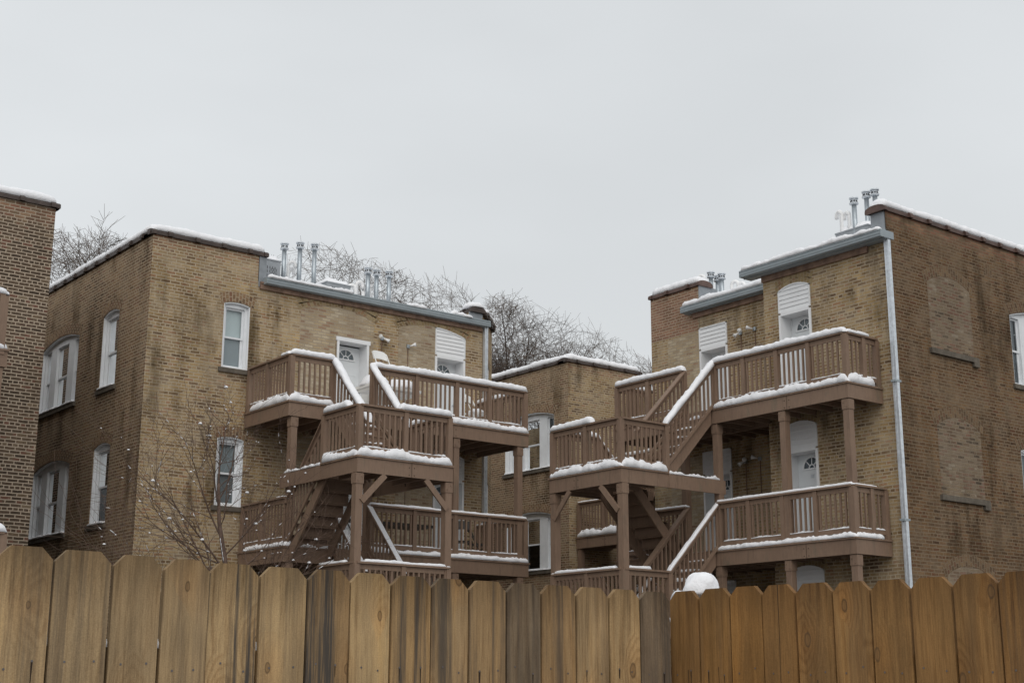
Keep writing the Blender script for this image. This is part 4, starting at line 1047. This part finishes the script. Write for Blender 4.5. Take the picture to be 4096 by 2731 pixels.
def condenser(x0, x1, y0, y1, z0, z1, label, feet=True):
    o0 = ((x0 + x1) / 2, (y0 + y1) / 2, z0); m = MB(); m.box(x0, x1, y0, y1, z0 + .06, z1)
    m.box(x0 - .012, x1 + .012, y0 - .012, y1 + .012, z1, z1 + .03)
    for x in (x0 + .05, x1 - .1):
        m.box(x, x + .05, y0 + .05, y1 - .05, z0, z0 + .06)
    o = m.build('condenser', M_ac, None, o0); tag(o, label, 'air conditioner')
    g = MB(); n = int((x1 - x0 - .1) / .032)
    for i in range(n):
        x = x0 + .05 + i * .032
        if abs(x - (x0 + x1) / 2) < .03: continue
        for zz in range(int((z1 - z0 - .16) / .09)): z = z0 + .1 + zz * .09 + (.04 if i % 2 else 0); g.box(x, x + .012, y0 - .004, y0 + .01, z, z + .065)
    n = int((y1 - y0 - .1) / .04)
    for i in range(n):
        y = y0 + .05 + i * .04
        for zz in range(int((z1 - z0 - .16) / .09)): z = z0 + .1 + zz * .09 + (.04 if i % 2 else 0); g.box(x0 - .004, x0 + .01, y, y + .014, z, z + .065)
    g.build('louvre', M_dk, o)
    s = MB(); n_ = 10; vs = []; nx, ny = 10, 8
    for j in range(ny + 1):
        for i in range(nx + 1):
            fx, fy = i / nx, j / ny; e = min(1, 5 * min(fx, 1 - fx, fy, 1 - fy)); e = math.sqrt(max(0, 1 - (1 - e) ** 2))
            p = Vector((x0 + (x1 - x0) * fx, y0 + (y1 - y0) * fy, z1 + .03)); h = .13 * (1 + .5 * noise.noise(p * 2.3)) * e
            vs.append(p + Vector((0, 0, h)))
    s.faces(vs, [(j * (nx + 1) + i, j * (nx + 1) + i + 1, (j + 1) * (nx + 1) + i + 1, (j + 1) * (nx + 1) + i) for j in range(ny) for i in range(nx)], 0, True)
    tag(s.build('snow', M_snow, None, (o0[0], o0[1], z1)), 'snow cap on the ' + label, None, kind='stuff')
condenser(14.05, 14.66, 27.05, 27.7, 10.16, 10.86, 'louvred grey condenser beside the parapet step')
condenser(15.86, 16.50, 27.05, 27.8, 10.16, 10.62, 'low grey condenser between the flue groups')
condenser(22.75, 23.3, 17.15, 17.98, 10.17, 10.83, 'grey condenser behind the hooked vents of the high roof')

# ------------------------------------------------------------------ wall lamps
def floodlight(fr, u, z, heads, cond, label):
    o0 = fr(u, .05, z); o = thing('floodlight', o0, label, 'wall lamp', 'wall floodlights by the doors')
    m = MB(); m.fbox(fr, u - .04, u + .04, 0.004, .04, z - .04, z + .04); m.build('base', M_flue, o)
    for du, dw, dz in heads:
        d = Vector((du, dw, dz)).normalized(); c = (u + .02 * d.x, .06, z); pt = lambda t: fr(c[0] + d.x * t, c[1] + d.y * t, c[2] + d.z * t)
        h = MB(); h.tube([pt(0), pt(.06), pt(.09), pt(.15)], [.010, .022, .03, .05], 12); l = h.build('lamp_head', M_pvc if abs(d.z) < .6 or True else M_dk, o)
        g = MB(); g.tube([pt(.148), pt(.156)], [.046, .035], 12); g.build('lens', M_lamp, l)
    if cond:
        k = MB(); k.fbox(fr, u - .007, u + .007, .004, .02, z - cond, z - .04); k.build('conduit', M_cornice, o)
for z in (0, -2.9):
    wz = 'top' if z == 0 else 'lower'
    floodlight(FB, 17.02, 9.36 + z, [(-.8, .7, .0), (.8, .5, -.5)], 1.6, f'twin floodlight on the tan wall left of the {wz} arched door infill')
    floodlight(FB, 17.74, 9.28 + z, [(.7, .6, .25)], 2.0, f'single floodlight with a pipe below on the {wz} tan wall')
    floodlight(FCF, 20.95, 9.34 + z, [(.3, .8, -.6), (-.6, .7, .1)], 1.8, f'twin floodlight hanging low beside the {wz} recessed door')
    floodlight(FCF, 20.53, 9.35 + z, [(.8, .6, .25)], 1.8, f'single floodlight close to the {wz} recess corner')

# ------------------------------------------------------------------ deck furniture
def chair(x, y, z, rz, label, mat, fold=True, snow=True):
    """folding chair: seat, slatted back, two bent-tube side frames"""
    o = thing('folding_chair' if fold else 'patio_chair', (x, y, z), label, 'chair'); R = Matrix.Rotation(rz, 3, 'Z'); O = Vector((x, y, z))
    P = lambda a, b, c: O + R @ Vector((a, b, c))
    for s in (-1, 1):
        f = MB(); f.tube([P(.20 * s, -.26, 0), P(.20 * s, -.02, .44), P(.20 * s, .16, .80), P(.19 * s, .185, .87)], .013, 8); f.build('leg', mat, o)
        f = MB(); f.tube([P(.21 * s, .26, 0), P(.21 * s, -.20, .44)], .012, 8); f.build('leg', mat, o)
    b = MB(); n = 8; vs = []
    for i in range(n + 1):
        t = i / n * 2 - 1; bow = .035 * (1 - t * t); top = .055 * (abs(t) ** 4)
        for (yy, zz) in ((.14, .71 + .03 * (1 - t * t)), (.165, .71 + .03 * (1 - t * t)), (.225, .93 - top), (.20, .93 - top)): vs.append(P(.205 * t, yy + bow, zz))
    b.faces(vs, [(i * 4 + k, i * 4 + (k + 1) % 4, (i + 1) * 4 + (k + 1) % 4, (i + 1) * 4 + k) for i in range(n) for k in range(4)] + [(0, 1, 2, 3), (n * 4 + 3, n * 4 + 2, n * 4 + 1, n * 4)]); b.build('backrest', mat, o)
    q = MB(); q.hexa([P(a, c, h) for h in (.425, .45) for a, c in ((-.20, -.22), (.20, -.22), (.20, .17), (-.20, .17))]); q.build('seat', mat, o)
    if snow:
        k = MB(); snow_blob(k, P(0, -.02, .45), .22, .21, .12, x, 16, 7); tag(k.build('snow', M_snow, None, P(0, 0, .45)), 'snow heaped on the seat of the ' + label, None, kind='stuff')
    return o
chair(16.66, 25.75, 7.985, .15, 'white folding chair standing up above the top rail beside the first door', M_plast, snow=False)
chair(18.98, 25.5, 7.24, .5, 'white folding chair with a snowy seat by the siding topped door', M_plast)
t = thing('patio_table', (16.6, 25.5, 7.2), 'white folding table under a thick snow pile on the top deck', 'table')
m = MB(); m.box(15.92, 17.28, 25.2, 25.85, 7.90, 7.96); m.box(15.96, 17.24, 25.24, 25.81, 7.84, 7.90); m.build('tabletop', M_plast, t)
for x in (16.0, 17.2):
    for y in (25.28, 25.76): k = MB(); k.tube([(x, y, 7.2), (x, y, 7.85)], .02, 8); k.build('leg', M_galv, t)
k = MB(); snow_blob(k, (16.25, 25.5, 7.955), .36, .31, .26, 2, 18, 8); snow_blob(k, (16.9, 25.5, 7.955), .38, .31, .27, 5, 18, 8); tag(k.build('snow', M_snow), 'thick snow pile on the white folding table', None, kind='stuff')
m = MB()  # the chair stands on the table's snow-free crate
c_ = thing('storage_crate', (16.62, 25.98, 7.2), 'white storage crate standing behind the folding table', 'crate')
m.box(16.35, 16.9, 25.55 + .32, 26.2, 7.2, 7.94); m.build('body', M_plast, c_); m = MB(); m.box(16.33, 16.92, 25.85, 26.22, 7.94, 7.98); m.build('lid', M_plast, c_)
t = thing('patio_table', (17.0, 25.55, 4.3), 'dark patio table behind the railing of the lower deck', 'table')
m = MB(); m.box(16.3, 17.7, 25.2, 25.95, 4.98, 5.03); m.build('tabletop', M_patio, t)
for x in (16.38, 17.62):
    for y in (25.28, 25.87): k = MB(); k.tube([(x, y, 4.3), (x, y, 4.98)], .022, 8); k.build('leg', M_patio, t)
chair(16.1, 25.9, 4.3, 1.2, 'dark patio chair at the left end of the lower deck table', M_patio, False, False)
chair(18.5, 25.3, 4.3, -.6, 'dark patio chair by the lower siding topped door', M_patio, False, False)
chair(19.1, 25.6, 4.3, .8, 'dark patio chair in the far corner of the lower deck', M_patio, False, False)

# ------------------------------------------------------------------ trees
def branch(mb, p, d, L, r, lvl, rnd, cfg, tips, twig=None):
    """grow one limb as a bent tapering tube and its children"""
    n = cfg['seg'][lvl]; pts = [p.copy()]; d = d.normalized(); step = L / n
    for i in range(n):
        w = cfg['wander'][lvl]
        d = (d + Vector((rnd.gauss(0, w), rnd.gauss(0, w), rnd.gauss(0, w) + cfg['lift'][lvl]))).normalized()
        q = pts[-1] + d * step
        if cfg.get('env') and lvl > 0 and i > 0 and not cfg['env'](q): break
        pts.append(q)
    n = len(pts) - 1
    last = lvl == cfg['levels'] - 1
    r1 = r * cfg['taper'][lvl]
    radii = [r + (r1 - r) * (i / n) for i in range(n + 1)]
    (twig if twig is not None and lvl >= cfg['twig_from'] else mb).tube(pts, radii, cfg['sides'][lvl], caps=False)
    for q0, q in zip(pts, pts[1:]): tips.append((q, lvl, q0))
    if last: return
    k = cfg['kids'][lvl]; k = rnd.randint(*k)
    for j in range(k):
        f = cfg['from'][lvl] + (1 - cfg['from'][lvl]) * (j + rnd.random()) / k
        i = min(n - 1, int(f * n)); q = pts[i].lerp(pts[i + 1], f * n - i); dd = (pts[i + 1] - pts[i]).normalized()
        a = Vector((rnd.gauss(0, 1), rnd.gauss(0, 1), rnd.gauss(0, 1))); a = (a - dd * a.dot(dd)).normalized()
        an = rad(rnd.uniform(*cfg['angle'][lvl])); nd = dd * math.cos(an) + a * math.sin(an)
        branch(mb, q, nd, L * rnd.uniform(*cfg['len'][lvl]), max(cfg['rmin'], (radii[i] * rnd.uniform(*cfg.get('rk', (.45, .7))))), lvl + 1, rnd, cfg, tips, twig)
CFG_FAR = dict(levels=5, seg=[4, 9, 8, 6, 4], wander=[.05, .12, .18, .25, .30], lift=[.02, .03, .035, .04, .04], taper=[.75, .22, .3, .4, .6], sides=[8, 6, 4, 3, 3], kids=[(10, 11), (11, 13), (8, 10), (6, 8)],
               angle=[(12, 58), (28, 65), (28, 65), (25, 70)], len=[(1.5, 1.9), (.34, .55), (.42, .66), (.4, .75)], rmin=.0075, rk=(.32, .52), twig_from=3, **{'from': [.7, .18, .15, .12]})
def far_tree(x, y, h, seed, label, wd=5.2):
    rnd = random.Random(seed); a, b, tips = MB(), MB(), []
    c0 = Vector((x, y, h * .60))
    def env(q):
        d = q - c0; k = 1 + .12 * noise.noise(q * .35 + Vector((seed, 0, 0)))
        return (d.x / (wd * k)) ** 2 + (d.y / (wd * k)) ** 2 + (d.z / (h * .41 * k)) ** 2 < 1
    CFG_FAR['env'] = env
    branch(a, Vector((x, y, 0)), Vector((rnd.uniform(-.05, .05), rnd.uniform(-.05, .05), 1)), h * .36, h * .014, 0, rnd, CFG_FAR, tips, b)
    k = h / max(q.z for q in b.v)
    for q in a.v + b.v: q.x = x + (q.x - x) * k; q.y = y + (q.y - y) * k; q.z *= k
    o = a.build('bare_tree', M_bark, None, (x, y, 0), recalc=False, nouv=True); tag(o, label, 'tree', 'bare trees rising behind the roofs')
    b.build('crown', M_twig, o, (x, y, 0), recalc=False, nouv=True)
for x, y, h, sd, lab, wd in ((15.4, 44, 16.7, 12, 'bare tree in the gap beside the dark brick building', 5.2), (23.2, 48, 18.3, 21, 'sparse bare tree at the parapet step behind the tall flues', 4.2), (27.4, 46, 18.5, 8, 'bare tree right behind the three tall flues', 5.4), (31.6, 47, 18.4, 5, 'bare tree behind the shorter flue group', 5.6), (35.9, 53, 18.8, 15, 'bare tree at the parapet end by the downspout', 5.6),
                             (36.0, 45, 17.9, 31, 'bare tree rising left over the far courtyard building', 5.4), (39.6, 46, 17.4, 12, 'widest bare tree rising over the far courtyard building', 5.4)):
    far_tree(x, y, h, sd, lab, wd)

def near_tree():
    rnd = random.Random(4); X, Y = 11.78, 23.35; a, b, tips = MB(), MB(), []
    o0 = (X, Y, 0)
    cfg = dict(levels=4, seg=[7, 7, 6, 4], wander=[.05, .09, .13, .16], lift=[.04, .03, .02, .03], taper=[.4, .25, .35, .6], sides=[7, 5, 4, 3], kids=[(8, 10), (7, 9), (5, 7)],
               angle=[(22, 48), (25, 52), (25, 58)], len=[(.42, .65), (.42, .7), (.4, .75)], rmin=.0032, twig_from=2, **{'from': [.15, .15, .15]})
    trunk = [Vector((X, Y, 0)), Vector((X + .02, Y, 1.2)), Vector((X + .05, Y, 2.6)), Vector((X + .03, Y, 3.7)), Vector((X - .12, Y + .05, 4.5)), Vector((X - .2, Y, 5.2))]
    a.tube(trunk, [.085, .072, .06, .048, .036, .024], 9)
    branch(a, trunk[-1], Vector((.02, 0, 1)), 1.35, .02, 1, rnd, cfg, tips, b)
    spec = [(1.9, (-1, -.2, .62), 2.6, .035), (2.2, (-.75, .35, .8), 2.9, .036), (2.6, (.7, -.4, .75), 2.4, .032), (3.0, (-.8, -.5, .85), 2.5, .032), (3.3, (.75, .2, .8), 2.0, .03), (3.6, (-.75, .2, 1.0), 2.6, .034), (3.9, (.5, -.6, .9), 1.8, .026),
            (4.2, (-.6, .1, 1.0), 2.0, .03), (4.4, (.45, .3, 1), 1.5, .026), (4.75, (-.4, -.3, 1), 1.6, .024), (4.9, (.3, -.2, 1), 1.4, .022), (2.9, (.95, -.1, .55), 2.1, .028), (2.4, (-1, .1, .35), 2.6, .028), (3.4, (-.9, -.1, .6), 2.3, .028), (3.0, (-1, -.25, .28), 2.5, .026), (3.2, (.9, -.5, .4), 1.9, .026), (3.7, (-.8, .4, .5), 2.0, .025)]
    for z, d, L, r in spec:
        i = 0
        while trunk[i + 1].z < z: i += 1
        f = (z - trunk[i].z) / (trunk[i + 1].z - trunk[i].z); branch(a, trunk[i].lerp(trunk[i + 1], f), Vector(d), L, r * .62, 1, rnd, cfg, tips, b)
    o = a.build('bare_tree', M_bark2, None, o0, recalc=False, nouv=True); tag(o, 'slender bare young tree dotted with snow in front of the tan building', 'tree')
    b.build('crown', M_bark2, o, o0, recalc=False, nouv=True)
    s = MB()
    cand = [t for t in tips if t[0].z > 3.2 and t[1] <= 2]
    for q, lvl, q0 in rnd.sample(cand, 170):
        d = q - q0
        if abs(d.z) < d.length * .93: f = rnd.random() * .5; snow_strip(s, [q0.lerp(q, f), q0.lerp(q, f + rnd.uniform(.2, .5))], .018, rnd.uniform(.010, .018), rnd.random() * 9, step=.012, n=5)
    for q, lvl, q0 in rnd.sample(cand, 110):
        r = rnd.choice([.007, .009, .011, .014, .018, .028]) * (1.15 if lvl < 3 else .85); snow_blob(s, q + Vector((0, 0, -r * .3)), r * 1.3, r * 1.1, r * 1.2, rnd.random() * 9, 7, 4)
    for k in range(5): snow_strip(s, [trunk[3].lerp(trunk[4], .1 + k * .1) + Vector((-.05, -.03, 0)), trunk[3].lerp(trunk[4], .22 + k * .1) + Vector((-.05, -.03, 0))], .06, .05, k, step=.02)
    tag(s.build('snow', M_snow), 'small snow clumps caught on the twigs of the young tree', None, kind='stuff')
near_tree()
